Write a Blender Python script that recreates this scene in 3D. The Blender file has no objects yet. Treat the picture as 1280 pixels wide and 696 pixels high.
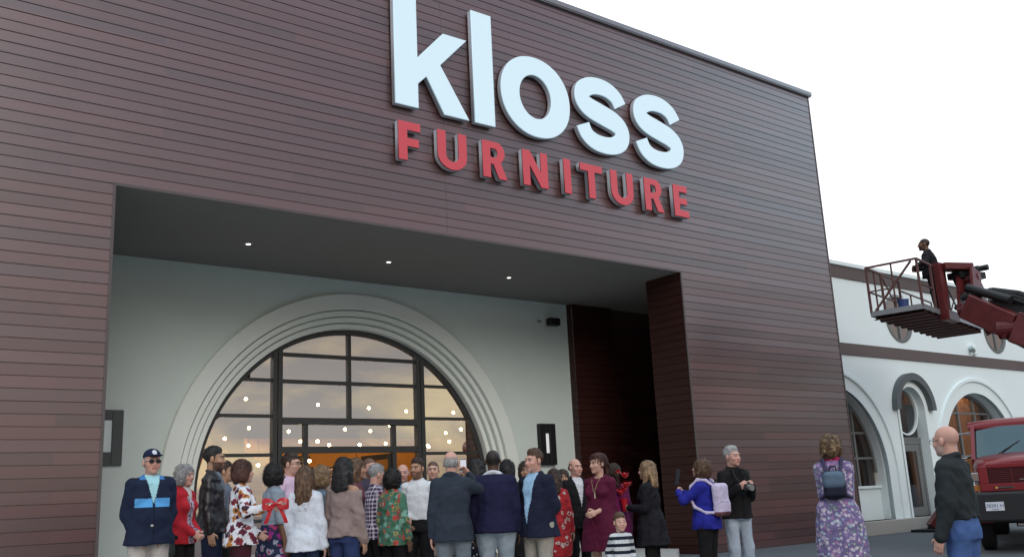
import bpy, math, random
import numpy as np
from mathutils import Vector, Matrix
random.seed(7)
SC = bpy.context.scene
COL = SC.collection
PI = math.pi
R = math.radians

# ------------------------------------------------------------------ materials
def new_mat(name):
    m = bpy.data.materials.new(name); m.use_nodes = True
    nt = m.node_tree
    b = nt.nodes['Principled BSDF']
    return m, nt, b

def N(nt, kind, **kw):
    n = nt.nodes.new(kind)
    for k, v in kw.items():
        if k.startswith('i_'):
            key = k[2:]
            key = int(key) if key.isdigit() else key.replace('_', ' ')
            n.inputs[key].default_value = v
        else:
            setattr(n, k, v)
    return n

def L(nt, a, ao, b, bi):
    nt.links.new(a.outputs[ao], b.inputs[bi])

def rgb(c): return (c[0], c[1], c[2], 1.0)

def plain(name, col, rough=.6, spec=.5, metal=0., noise=.12, nscale=6., bump=0., bscale=40., stretch=(1, 1, 1)):
    """principled with gentle mottling so that no surface is perfectly uniform"""
    m, nt, b = new_mat(name)
    tc = N(nt, 'ShaderNodeTexCoord'); mp = N(nt, 'ShaderNodeMapping'); mp.inputs['Scale'].default_value = stretch
    L(nt, tc, 'Object', mp, 'Vector')
    no = N(nt, 'ShaderNodeTexNoise', i_Scale=nscale, i_Detail=6.0, i_Roughness=.6)
    L(nt, mp, 'Vector', no, 'Vector')
    mx = N(nt, 'ShaderNodeMix', data_type='RGBA')
    mx.inputs[6].default_value = rgb([c*(1-noise) for c in col]); mx.inputs[7].default_value = rgb([min(1, c*(1+noise)) for c in col])
    L(nt, no, 'Fac', mx, 0); L(nt, mx, 2, b, 'Base Color')
    b.inputs['Roughness'].default_value = rough; b.inputs['Metallic'].default_value = metal
    b.inputs['Specular IOR Level'].default_value = spec
    if bump:
        n2 = N(nt, 'ShaderNodeTexNoise', i_Scale=bscale, i_Detail=4.0); L(nt, mp, 'Vector', n2, 'Vector')
        bp = N(nt, 'ShaderNodeBump', i_Strength=bump, i_Distance=.02); L(nt, n2, 'Fac', bp, 'Height'); L(nt, bp, 'Normal', b, 'Normal')
    return m

def emit(name, col, s):
    m, nt, b = new_mat(name)
    b.inputs['Base Color'].default_value = rgb((.8, .8, .8)); b.inputs['Emission Color'].default_value = rgb(col); b.inputs['Emission Strength'].default_value = s
    return m

def wood_mat(name, c1, c2, rough, spec, var=1.0, rowh=.18):
    m, nt, b = new_mat(name)
    tc = N(nt, 'ShaderNodeTexCoord'); sp = N(nt, 'ShaderNodeSeparateXYZ'); L(nt, tc, 'Object', sp, 'Vector')
    ad = N(nt, 'ShaderNodeMath', operation='ADD'); L(nt, sp, 'X', ad, 0); L(nt, sp, 'Y', ad, 1)
    cb = N(nt, 'ShaderNodeCombineXYZ'); L(nt, ad, 0, cb, 'X'); L(nt, sp, 'Z', cb, 'Y')
    br = N(nt, 'ShaderNodeTexBrick', offset=.37, offset_frequency=3)
    br.inputs['Scale'].default_value = 1.0; br.inputs['Mortar Size'].default_value = .003; br.inputs['Mortar Smooth'].default_value = 0.
    br.inputs['Brick Width'].default_value = 3.66; br.inputs['Row Height'].default_value = rowh; br.inputs['Bias'].default_value = 0.
    br.inputs['Color1'].default_value = rgb((0, 0, 0)); br.inputs['Color2'].default_value = rgb((1, 1, 1)); br.inputs['Mortar'].default_value = rgb((0, 0, 0))
    L(nt, cb, 'Vector', br, 'Vector')
    mp = N(nt, 'ShaderNodeMapping'); mp.inputs['Scale'].default_value = (1.1, 22, 1); L(nt, cb, 'Vector', mp, 'Vector')
    g = N(nt, 'ShaderNodeTexNoise', i_Scale=2.2, i_Detail=7.0, i_Roughness=.65); L(nt, mp, 'Vector', g, 'Vector')
    big = N(nt, 'ShaderNodeTexNoise', i_Scale=.5, i_Detail=3.0); L(nt, cb, 'Vector', big, 'Vector')
    a1 = N(nt, 'ShaderNodeMath', operation='MULTIPLY_ADD'); a1.inputs[1].default_value = .55*var
    L(nt, br, 'Color', a1, 0)
    gm = N(nt, 'ShaderNodeMath', operation='MULTIPLY'); gm.inputs[1].default_value = .36; L(nt, g, 'Fac', gm, 0); L(nt, gm, 0, a1, 2)
    a2 = N(nt, 'ShaderNodeMath', operation='MULTIPLY_ADD', use_clamp=True); a2.inputs[1].default_value = .25; L(nt, big, 'Fac', a2, 0); L(nt, a1, 0, a2, 2)
    mx = N(nt, 'ShaderNodeMix', data_type='RGBA'); mx.inputs[6].default_value = rgb(c1); mx.inputs[7].default_value = rgb(c2)
    L(nt, a2, 0, mx, 0); L(nt, mx, 2, b, 'Base Color')
    rr = N(nt, 'ShaderNodeMapRange'); rr.inputs['To Min'].default_value = rough-.06; rr.inputs['To Max'].default_value = rough+.08
    L(nt, g, 'Fac', rr, 'Value'); L(nt, rr, 'Result', b, 'Roughness')
    b.inputs['Specular IOR Level'].default_value = spec
    bp = N(nt, 'ShaderNodeBump', i_Strength=.12, i_Distance=.004); L(nt, g, 'Fac', bp, 'Height'); L(nt, bp, 'Normal', b, 'Normal')
    return m

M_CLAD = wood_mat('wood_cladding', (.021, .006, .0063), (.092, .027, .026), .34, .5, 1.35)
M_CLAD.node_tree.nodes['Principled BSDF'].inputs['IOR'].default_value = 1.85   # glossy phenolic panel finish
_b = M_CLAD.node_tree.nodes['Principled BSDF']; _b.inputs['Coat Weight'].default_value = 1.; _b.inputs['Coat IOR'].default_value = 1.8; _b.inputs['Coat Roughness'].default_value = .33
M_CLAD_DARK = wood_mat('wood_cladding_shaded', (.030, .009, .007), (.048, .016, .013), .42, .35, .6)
M_TRIM = plain('bronze_edge_trim', (.10, .085, .085), .4, .5)
M_COPING = plain('coping_metal', (.30, .31, .33), .35, .5, .6)
M_STUCCO = plain('grey_green_stucco', (.69, .79, .755), .9, .2, noise=.05, nscale=1.6, bump=.25, bscale=90)
M_SURROUND = plain('smooth_plaster', (.82, .89, .845), .85, .2, noise=.04, nscale=2, bump=.12, bscale=60)
M_WHITE = plain('white_stucco', (.81, .92, .925), .9, .2, noise=.035, nscale=1.2, bump=.2, bscale=80)
M_PLINTH = plain('plinth_concrete', (.42, .41, .385), .9, .2, noise=.1, nscale=3, bump=.2)
M_SOFFIT = plain('soffit_paint', (.25, .25, .24), .8, .2, noise=.05, nscale=2)
M_FRAME = plain('dark_bronze_frame', (.045, .05, .052), .42, .5, .2)
M_FRAME_GREY = plain('grey_aluminium_frame', (.2, .215, .215), .45, .5, .3)
M_BAND = wood_mat('weathered_band_board', (.09, .068, .064), (.17, .135, .13), .6, .3, .5, 2.2)
M_HOOD = plain('slate_grey_paint', (.10, .118, .122), .6, .4)
M_BLACK = plain('matte_black', (.012, .012, .013), .55, .4)
M_RUBBER = plain('tyre_rubber', (.018, .018, .019), .85, .3, bump=.2)

def glass_mat(name, refl, tint, tcol, fac):
    m, nt, b = new_mat(name); nt.nodes.remove(b)
    out = nt.nodes['Material Output']
    tr = N(nt, 'ShaderNodeBsdfTransparent'); tr.inputs['Color'].default_value = rgb(tcol)
    gl = N(nt, 'ShaderNodeBsdfGlossy'); gl.inputs['Color'].default_value = rgb(refl); gl.inputs['Roughness'].default_value = .015
    lw = N(nt, 'ShaderNodeLayerWeight', i_Blend=.35)
    mr = N(nt, 'ShaderNodeMapRange'); mr.inputs['To Min'].default_value = fac; mr.inputs['To Max'].default_value = .95; L(nt, lw, 'Fresnel', mr, 'Value')
    tc = N(nt, 'ShaderNodeTexCoord'); no = N(nt, 'ShaderNodeTexNoise', i_Scale=.8, i_Detail=1.0); L(nt, tc, 'Object', no, 'Vector')
    bp = N(nt, 'ShaderNodeBump', i_Strength=.06, i_Distance=.05); L(nt, no, 'Fac', bp, 'Height'); L(nt, bp, 'Normal', gl, 'Normal')
    mx = N(nt, 'ShaderNodeMixShader'); L(nt, mr, 'Result', mx, 0); L(nt, tr, 0, mx, 1); L(nt, gl, 0, mx, 2); L(nt, mx, 0, out, 'Surface')
    return m
M_GLASS = glass_mat('storefront_glass', (.92, .92, .92), .5, (.70, .66, .58), .54)
M_GLASS2 = glass_mat('wing_window_glass', (.8, .85, .9), .5, (.75, .74, .72), .07)
M_GLASS3 = glass_mat('silvered_round_glass', (.85, .85, .82), .5, (.3, .3, .3), .55)
M_WIND = glass_mat('windscreen_glass', (.7, .9, .95), .5, (.20, .33, .34), .07)

# vertex-colour driven cloth, skin and hair
def col_mat(name, rough, spec, sss=0., bump=.0, bscale=300., sheen=0., mott=.10, nsc=25., wrinkle=0.):
    m, nt, b = new_mat(name)
    at = N(nt, 'ShaderNodeAttribute', attribute_name='Col')
    tc = N(nt, 'ShaderNodeTexCoord'); no = N(nt, 'ShaderNodeTexNoise', i_Scale=nsc, i_Detail=5.0); L(nt, tc, 'Object', no, 'Vector')
    mr = N(nt, 'ShaderNodeMapRange'); mr.inputs['From Min'].default_value = .3; mr.inputs['From Max'].default_value = .7
    mr.inputs['To Min'].default_value = 1-mott; mr.inputs['To Max'].default_value = 1+mott
    L(nt, no, 'Fac', mr, 'Value')
    mx = N(nt, 'ShaderNodeVectorMath', operation='SCALE'); L(nt, at, 'Color', mx, 0); L(nt, mr, 'Result', mx, 'Scale'); L(nt, mx, 0, b, 'Base Color')
    b.inputs['Roughness'].default_value = rough; b.inputs['Specular IOR Level'].default_value = spec
    if sss:
        b.inputs['Subsurface Weight'].default_value = sss; b.inputs['Subsurface Radius'].default_value = (.012, .005, .003); b.inputs['Subsurface Scale'].default_value = 1.0
    if sheen: b.inputs['Sheen Weight'].default_value = sheen
    if bump:
        n2 = N(nt, 'ShaderNodeTexNoise', i_Scale=bscale, i_Detail=2.0); L(nt, tc, 'Object', n2, 'Vector')
        bp = N(nt, 'ShaderNodeBump', i_Strength=bump, i_Distance=.004); L(nt, n2, 'Fac', bp, 'Height')
        if wrinkle:          # soft drape creases: stretched, distorted ridges
            mp = N(nt, 'ShaderNodeMapping'); mp.inputs['Scale'].default_value = (1, 1, .55); mp.inputs['Rotation'].default_value = (.5, .35, 0); L(nt, tc, 'Object', mp, 'Vector')
            wv = N(nt, 'ShaderNodeTexNoise', noise_type='RIDGED_MULTIFRACTAL', i_Scale=6.5, i_Detail=2.5, i_Distortion=.9, i_Roughness=.45); L(nt, mp, 'Vector', wv, 'Vector')
            b2 = N(nt, 'ShaderNodeBump', i_Strength=wrinkle, i_Distance=.03); L(nt, wv, 'Fac', b2, 'Height'); L(nt, b2, 'Normal', bp, 'Normal')
        L(nt, bp, 'Normal', b, 'Normal')
    return m
M_SKIN = col_mat('skin', .5, .35, .12, .08, 140, mott=.05)
M_CLOTH = col_mat('woven_cloth', .85, .2, 0, .25, 260, wrinkle=.75)
M_LEATHER = col_mat('black_leather', .38, .45, 0, .2, 120, wrinkle=.8)
M_DENIM = col_mat('denim', .9, .15, 0, .3, 320, mott=.16, nsc=12, wrinkle=.8)
M_HAIR = col_mat('hair', .5, .4, 0, .3, 90, mott=.25, nsc=60)
M_GLOSSY = col_mat('glossy_plastic', .25, .5, 0, 0)

# ------------------------------------------------------------------ tagging and mesh helpers
def tag(o, label=None, cat=None, group=None, kind=None):
    if label: o['label'] = label
    if cat: o['category'] = cat
    if group: o['group'] = group
    if kind: o['kind'] = kind
    return o

def empty(name, loc=(0, 0, 0), rz=0., label=None, cat=None, group=None):
    o = bpy.data.objects.new(name, None); COL.objects.link(o)
    o.location = loc; o.rotation_euler = (0, 0, rz); o.empty_display_size = .2
    return tag(o, label, cat, group)

class MB:
    def __init__(s): s.v = []; s.f = []
    def add(s, vs, fs):
        n = len(s.v); s.v += [tuple(map(float, p)) for p in vs]; s.f += [tuple(i+n for i in f) for f in fs]; return s
    def box(s, lo, hi, M=None):
        x0, y0, z0 = lo; x1, y1, z1 = hi
        vs = [(x0, y0, z0), (x1, y0, z0), (x1, y1, z0), (x0, y1, z0), (x0, y0, z1), (x1, y0, z1), (x1, y1, z1), (x0, y1, z1)]
        if M is not None: vs = [tuple(M @ Vector(p)) for p in vs]
        return s.add(vs, [(0, 3, 2, 1), (4, 5, 6, 7), (0, 1, 5, 4), (1, 2, 6, 5), (2, 3, 7, 6), (3, 0, 4, 7)])
    def cbox(s, c, d, M=None): return s.box([c[i]-d[i]/2 for i in range(3)], [c[i]+d[i]/2 for i in range(3)], M)
    def quad(s, a, b, c, d): return s.add([a, b, c, d], [(0, 1, 2, 3)])
    def tube(s, p, q, r, n=10, r2=None):
        p = Vector(p); q = Vector(q); d = (q-p).normalized(); a = d.orthogonal().normalized(); b = d.cross(a); r2 = r if r2 is None else r2
        vs = []
        for c, rr in ((p, r), (q, r2)):
            for k in range(n): t = 2*PI*k/n; vs.append(c+a*math.cos(t)*rr+b*math.sin(t)*rr)
        return s.add(vs, [(k, (k+1) % n, n+(k+1) % n, n+k) for k in range(n)]+[tuple(range(n-1, -1, -1)), tuple(range(n, 2*n))])
    def bar(s, p, q, w, h, up=(0, 0, 1)):
        p = Vector(p); q = Vector(q); d = (q-p).normalized(); u = Vector(up); x = d.cross(u)
        if x.length < 1e-4: x = d.cross(Vector((1, 0, 0)))
        x.normalize(); u = x.cross(d).normalized(); vs = []
        for c in (p, q):
            for a, b in ((-1, -1), (1, -1), (1, 1), (-1, 1)): vs.append(c+x*a*w/2+u*b*h/2)
        return s.add(vs, [(0, 1, 5, 4), (1, 2, 6, 5), (2, 3, 7, 6), (3, 0, 4, 7), (3, 2, 1, 0), (4, 5, 6, 7)])
    def path(s, pts, r, n=8):
        for a, b in zip(pts[:-1], pts[1:]): s.tube(a, b, r, n)
        return s
    def sphere(s, c, r, nu=14, nv=9, sc=(1, 1, 1)):
        vs = []; fs = []
        for j in range(nv+1):
            ph = PI*j/nv
            for i in range(nu):
                t = 2*PI*i/nu; vs.append((c[0]+sc[0]*r*math.sin(ph)*math.cos(t), c[1]+sc[1]*r*math.sin(ph)*math.sin(t), c[2]+sc[2]*r*math.cos(ph)))
        for j in range(nv):
            for i in range(nu): fs.append((j*nu+i, (j+1)*nu+i, (j+1)*nu+(i+1) % nu, j*nu+(i+1) % nu))
        return s.add(vs, fs)
    def prism(s, poly, y0, y1):        # polygon in x,z extruded along y
        n = len(poly); vs = [(x, y0, z) for x, z in poly]+[(x, y1, z) for x, z in poly]
        return s.add(vs, [tuple(range(n)), tuple(range(2*n-1, n-1, -1))]+[(k, k+n, (k+1) % n+n, (k+1) % n) for k in range(n)])
    def prism_yz(s, poly, x0, x1):
        n = len(poly); vs = [(x0, y, z) for y, z in poly]+[(x1, y, z) for y, z in poly]
        return s.add(vs, [tuple(range(n-1, -1, -1)), tuple(range(n, 2*n))]+[(k, (k+1) % n, (k+1) % n+n, k+n) for k in range(n)])
    def sweep(s, rows, close=False):   # rows: list of equally long point lists
        n = len(rows[0]); vs = [p for r in rows for p in r]; fs = []
        for j in range(len(rows)-1):
            for i in range(n-1+(1 if close else 0)):
                a = j*n+i; b = j*n+(i+1) % n; fs.append((a, b, b+n, a+n))
        return s.add(vs, fs)
    def build(s, name, mat, parent=None, smooth=False, bevel=0.):
        me = bpy.data.meshes.new(name); me.from_pydata(s.v, [], s.f); me.update()
        if smooth:
            for p in me.polygons: p.use_smooth = True
        me.materials.append(mat)
        o = bpy.data.objects.new(name, me); COL.objects.link(o)
        if parent: o.parent = parent
        if bevel:
            b = o.modifiers.new('edge', 'BEVEL'); b.width = bevel; b.segments = 2; b.limit_method = 'ANGLE'; b.angle_limit = R(50)
        return o
# ------------------------------------------------------------------ camera, sky, sun
cam_d = bpy.data.cameras.new('camera'); cam = bpy.data.objects.new('camera', cam_d); COL.objects.link(cam)
cam_d.sensor_width = 36; cam_d.lens = 1186.19/1280*36; cam_d.clip_end = 3000; cam_d.clip_start = .05
_r = Vector((0.7928712, -0.60749817, -0.04797115)); _u = Vector((-0.10174444, -0.20958311, 0.9724829)); _f = Vector((0.60083553, 0.76617288, 0.22798198))
cam.matrix_world = Matrix(((_r.x, _u.x, -_f.x, -22.837), (_r.y, _u.y, -_f.y, -14.796), (_r.z, _u.z, -_f.z, 1.35), (0, 0, 0, 1)))
SC.camera = cam
SC.view_settings.view_transform = 'Standard'; SC.view_settings.look = 'None'; SC.view_settings.exposure = 0
SC.render.engine = 'CYCLES'; SC.cycles.use_denoising = True; SC.cycles.max_bounces = 8; SC.cycles.transparent_max_bounces = 12
SC.cycles.sample_clamp_indirect = 6

W = bpy.data.worlds.new('World'); SC.world = W; W.use_nodes = True
nt = W.node_tree; bg = nt.nodes['Background']
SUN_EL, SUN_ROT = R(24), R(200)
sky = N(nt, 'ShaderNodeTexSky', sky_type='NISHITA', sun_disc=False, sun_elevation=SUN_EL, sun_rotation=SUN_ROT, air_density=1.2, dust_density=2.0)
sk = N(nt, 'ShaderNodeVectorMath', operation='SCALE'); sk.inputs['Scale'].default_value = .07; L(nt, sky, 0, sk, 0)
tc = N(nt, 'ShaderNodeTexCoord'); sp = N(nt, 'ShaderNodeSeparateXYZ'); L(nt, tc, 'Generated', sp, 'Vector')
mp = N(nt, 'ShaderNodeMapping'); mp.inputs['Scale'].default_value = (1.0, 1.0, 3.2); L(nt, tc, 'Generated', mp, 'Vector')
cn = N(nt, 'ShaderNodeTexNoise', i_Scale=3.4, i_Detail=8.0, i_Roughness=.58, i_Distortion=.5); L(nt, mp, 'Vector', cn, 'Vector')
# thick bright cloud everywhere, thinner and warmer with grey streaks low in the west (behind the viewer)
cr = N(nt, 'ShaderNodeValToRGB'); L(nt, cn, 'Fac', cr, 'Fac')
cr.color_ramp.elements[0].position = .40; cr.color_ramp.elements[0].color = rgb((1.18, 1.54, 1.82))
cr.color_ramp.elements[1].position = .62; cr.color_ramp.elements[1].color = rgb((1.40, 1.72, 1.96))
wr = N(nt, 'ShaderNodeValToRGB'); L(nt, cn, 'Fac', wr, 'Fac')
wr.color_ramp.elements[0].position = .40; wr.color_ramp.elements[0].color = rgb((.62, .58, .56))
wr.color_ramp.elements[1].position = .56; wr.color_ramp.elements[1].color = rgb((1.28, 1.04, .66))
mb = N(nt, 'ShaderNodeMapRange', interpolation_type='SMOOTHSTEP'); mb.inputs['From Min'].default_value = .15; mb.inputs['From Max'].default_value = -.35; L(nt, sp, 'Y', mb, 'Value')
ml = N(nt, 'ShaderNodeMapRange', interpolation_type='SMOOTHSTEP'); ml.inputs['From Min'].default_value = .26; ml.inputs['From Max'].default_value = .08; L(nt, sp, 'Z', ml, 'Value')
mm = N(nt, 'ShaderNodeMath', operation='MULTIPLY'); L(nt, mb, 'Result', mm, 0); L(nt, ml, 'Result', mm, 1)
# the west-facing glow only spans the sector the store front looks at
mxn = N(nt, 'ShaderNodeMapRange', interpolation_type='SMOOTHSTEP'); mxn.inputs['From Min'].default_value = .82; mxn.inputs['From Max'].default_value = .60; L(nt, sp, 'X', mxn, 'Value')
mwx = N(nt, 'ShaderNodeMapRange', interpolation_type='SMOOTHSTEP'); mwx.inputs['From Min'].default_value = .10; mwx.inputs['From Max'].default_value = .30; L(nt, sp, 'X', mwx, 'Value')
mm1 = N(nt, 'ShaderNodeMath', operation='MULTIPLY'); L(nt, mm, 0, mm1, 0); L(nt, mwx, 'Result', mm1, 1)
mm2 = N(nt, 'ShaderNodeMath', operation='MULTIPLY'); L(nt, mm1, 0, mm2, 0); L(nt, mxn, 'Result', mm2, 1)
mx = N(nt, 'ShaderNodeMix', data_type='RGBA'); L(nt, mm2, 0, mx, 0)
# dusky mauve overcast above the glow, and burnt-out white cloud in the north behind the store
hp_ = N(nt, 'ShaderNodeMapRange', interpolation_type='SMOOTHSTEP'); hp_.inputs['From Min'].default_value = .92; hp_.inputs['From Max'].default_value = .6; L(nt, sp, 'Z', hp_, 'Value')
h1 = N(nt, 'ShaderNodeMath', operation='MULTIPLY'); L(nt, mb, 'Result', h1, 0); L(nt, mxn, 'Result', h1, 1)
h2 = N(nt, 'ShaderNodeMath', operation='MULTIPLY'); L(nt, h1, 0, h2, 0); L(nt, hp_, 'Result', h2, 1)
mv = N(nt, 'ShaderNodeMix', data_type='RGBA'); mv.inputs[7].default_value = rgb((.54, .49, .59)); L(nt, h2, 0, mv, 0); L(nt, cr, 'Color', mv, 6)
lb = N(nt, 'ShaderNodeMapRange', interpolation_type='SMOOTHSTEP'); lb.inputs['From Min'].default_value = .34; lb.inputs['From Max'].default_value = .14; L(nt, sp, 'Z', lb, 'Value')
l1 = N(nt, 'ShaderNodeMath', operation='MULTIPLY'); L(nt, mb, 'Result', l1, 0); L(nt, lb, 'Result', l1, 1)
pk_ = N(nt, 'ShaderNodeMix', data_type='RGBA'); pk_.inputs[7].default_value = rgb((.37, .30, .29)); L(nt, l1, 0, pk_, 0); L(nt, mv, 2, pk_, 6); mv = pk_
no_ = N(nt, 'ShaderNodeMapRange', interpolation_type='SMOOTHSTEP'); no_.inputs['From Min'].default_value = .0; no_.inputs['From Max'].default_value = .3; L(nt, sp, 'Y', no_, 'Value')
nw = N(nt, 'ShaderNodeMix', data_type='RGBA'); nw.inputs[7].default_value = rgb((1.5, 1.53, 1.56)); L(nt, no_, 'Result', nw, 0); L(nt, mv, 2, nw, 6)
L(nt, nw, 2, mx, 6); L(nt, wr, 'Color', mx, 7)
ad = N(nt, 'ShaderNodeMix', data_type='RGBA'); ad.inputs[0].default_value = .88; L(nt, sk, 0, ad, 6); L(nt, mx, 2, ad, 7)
# unseen dark skyline painted into the sky low in the east, to darken reflections
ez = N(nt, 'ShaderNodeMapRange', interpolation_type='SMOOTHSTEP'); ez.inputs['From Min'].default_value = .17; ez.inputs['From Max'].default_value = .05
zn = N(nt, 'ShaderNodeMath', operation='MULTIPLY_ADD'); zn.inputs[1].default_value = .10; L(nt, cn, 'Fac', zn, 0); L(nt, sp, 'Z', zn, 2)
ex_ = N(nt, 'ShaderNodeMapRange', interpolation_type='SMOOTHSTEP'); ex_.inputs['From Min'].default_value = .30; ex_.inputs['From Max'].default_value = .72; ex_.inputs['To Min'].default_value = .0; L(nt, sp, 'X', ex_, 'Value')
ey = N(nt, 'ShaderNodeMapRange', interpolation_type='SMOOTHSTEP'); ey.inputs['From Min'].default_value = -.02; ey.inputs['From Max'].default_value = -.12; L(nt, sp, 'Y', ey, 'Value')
# the painted skyline is tall in the east, low in the west
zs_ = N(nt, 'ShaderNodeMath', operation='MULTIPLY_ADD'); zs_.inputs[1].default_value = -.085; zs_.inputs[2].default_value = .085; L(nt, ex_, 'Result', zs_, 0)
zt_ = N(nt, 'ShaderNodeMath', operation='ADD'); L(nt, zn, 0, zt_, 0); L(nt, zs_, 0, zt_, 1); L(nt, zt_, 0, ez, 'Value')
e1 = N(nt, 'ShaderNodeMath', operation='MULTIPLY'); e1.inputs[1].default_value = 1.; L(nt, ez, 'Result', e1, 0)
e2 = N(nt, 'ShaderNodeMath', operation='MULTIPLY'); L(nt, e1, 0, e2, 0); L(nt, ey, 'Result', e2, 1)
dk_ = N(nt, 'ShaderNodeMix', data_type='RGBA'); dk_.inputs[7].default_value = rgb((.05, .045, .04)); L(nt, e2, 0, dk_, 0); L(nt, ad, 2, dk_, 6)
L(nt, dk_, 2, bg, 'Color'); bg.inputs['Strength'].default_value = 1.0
sd = bpy.data.lights.new('sun', 'SUN'); sd.energy = 1.05; sd.angle = R(30); sd.color = (1, .95, .88)
so = bpy.data.objects.new('sun', sd); COL.objects.link(so)
_a = SUN_ROT; _d = Vector((math.sin(_a)*math.cos(SUN_EL), math.cos(_a)*math.cos(SUN_EL), math.sin(SUN_EL)))
so.rotation_euler = _d.to_track_quat('Z', 'Y').to_euler()

# ------------------------------------------------------------------ ground
def asphalt():
    m, nt, b = new_mat('worn_asphalt')
    tc = N(nt, 'ShaderNodeTexCoord')
    n1 = N(nt, 'ShaderNodeTexNoise', i_Scale=.35, i_Detail=6.0); L(nt, tc, 'Object', n1, 'Vector')
    n2 = N(nt, 'ShaderNodeTexNoise', i_Scale=60., i_Detail=3.0); L(nt, tc, 'Object', n2, 'Vector')
    a = N(nt, 'ShaderNodeMath', operation='MULTIPLY_ADD'); a.inputs[1].default_value = .4; L(nt, n2, 'Fac', a, 0); L(nt, n1, 'Fac', a, 2)
    cr = N(nt, 'ShaderNodeValToRGB'); L(nt, a, 0, cr, 'Fac')
    cr.color_ramp.elements[0].position = .35; cr.color_ramp.elements[0].color = rgb((.068, .077, .086))
    cr.color_ramp.elements[1].position = 1.0; cr.color_ramp.elements[1].color = rgb((.115, .128, .14))
    L(nt, cr, 'Color', b, 'Base Color'); b.inputs['Roughness'].default_value = .8
    bp = N(nt, 'ShaderNodeBump', i_Strength=.4, i_Distance=.01); L(nt, n2, 'Fac', bp, 'Height'); L(nt, bp, 'Normal', b, 'Normal')
    return m
def lot_z(x):                    # the lot rises very gently towards the entrance drive
    t = min(1, max(0, (-8.5-x)/3)); return .12*t*t*(3-2*t)
_gx = [-400, -60, -30, -20, -13]+[-12+.25*k for k in range(18)]+[-7, 0, 20, 60, 400]
g = MB().sweep([[(x, y, lot_z(x)) for x in _gx] for y in (-400, -60, -20, -8, 0, 20, 400)]).build('parking_lot', asphalt(), smooth=True); tag(g, kind='structure')
# raised concrete pavement in front of the entrance with a bevelled kerb
def gz(x):                       # the pavement climbs gently towards the left end of the store
    t = min(1, max(0, (-17.9-x)/1.4)); return .17+.10*t*t*(3-2*t)
pv = MB()
_edge = [(-30, -7.9), (-19.3, -7.9)]+[(-19.3+.2*k, -7.9) for k in range(1, 8)]+[(-17.5, -7.9), (-15.6, -7.6), (-13.2, -6.2), (-9.6, -2.4), (-7.4, -.3), (-6.9, .1)]
pv.sweep([[(x, y, -.02) for x, y in _edge], [(x, y, gz(x)) for x, y in _edge], [(x, 4.19, gz(x)) for x, y in _edge]])
tag(pv.build('entrance_pavement', M_PLINTH), kind='structure')

# ------------------------------------------------------------------ the wood clad store front
STORE = empty('store_building', (-12.5, 4, 0), label='tall brown wood clad store front with a deep square portal and arched window', cat='store')
def st(o):           # keep world coordinates while parenting to the store's base
    o.parent = STORE; o.matrix_parent_inverse = Matrix.Translation((12.5, -4, 0)); return o
RH = 6.45/36
_tilt = [random.uniform(-.0035, .0045) for _ in range(90)]
def planks(mb, z0, z1, pt, a, b):
    rows = []; i0 = int(round(z0/RH)); z = z0; i = i0
    while z < z1-.01:
        t = min((i+1)*RH, z1)
        e = _tilt[i]
        for zz, d in ((z, .016), (z+.011, .016), (z+.0125, -.002-max(0, e)), (t-.002, 0+min(0, e)), (t, .015)):
            rows.append([pt(a, d, zz), pt(b, d, zz)])
        z = t; i += 1
    return mb.sweep(rows)
TOP = 12.32
f = lambda x, d, z: (x, d, z)
fw = MB(); planks(fw, 0, 6.45, f, -30, -19.0); planks(fw, 0, 6.45, f, -6.15, 0); planks(fw, 6.45, TOP, f, -30, 0)
st(fw.build('front_cladding', M_CLAD))
jb = MB(); planks(jb, 0, 6.45, lambda y, d, z: (-6.15-.0+d, y, z), 1.15, .0)
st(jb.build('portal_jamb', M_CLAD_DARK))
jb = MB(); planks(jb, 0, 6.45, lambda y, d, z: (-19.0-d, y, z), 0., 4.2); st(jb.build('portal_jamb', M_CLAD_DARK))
# vertical expansion joints and edge trims
tr = MB()
tr.box((-19.03, -.012, .15), (-18.985, .01, 6.45)); tr.box((-6.165, -.012, 0), (-6.12, .01, 6.45)); tr.box((-19.03, -.013, 6.43), (-6.12, .011, 6.475)); tr.box((-.03, -.012, 0), (.012, .02, TOP))
st(tr.build('edge_trim', M_TRIM))
jn = MB(); jn.box((-12.787, -.003, 6.48), (-12.778, .008, TOP)); st(jn.build('expansion_joint', M_TRIM))
cp = MB(); cp.box((-30, -.07, TOP), (.07, .35, TOP+.03)); cp.box((-30, -.085, TOP+.03), (.085, .36, TOP+.15)); st(cp.build('coping', M_COPING, bevel=.008))
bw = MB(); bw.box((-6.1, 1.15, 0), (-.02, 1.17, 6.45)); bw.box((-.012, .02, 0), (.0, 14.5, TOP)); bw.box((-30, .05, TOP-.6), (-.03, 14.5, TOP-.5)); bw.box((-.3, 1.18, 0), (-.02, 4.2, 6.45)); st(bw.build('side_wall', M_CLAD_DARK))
sf = MB(); sf.box((-19.0, .02, 6.452), (-.32, 4.3, 6.55)); st(sf.build('soffit', M_SOFFIT))
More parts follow.
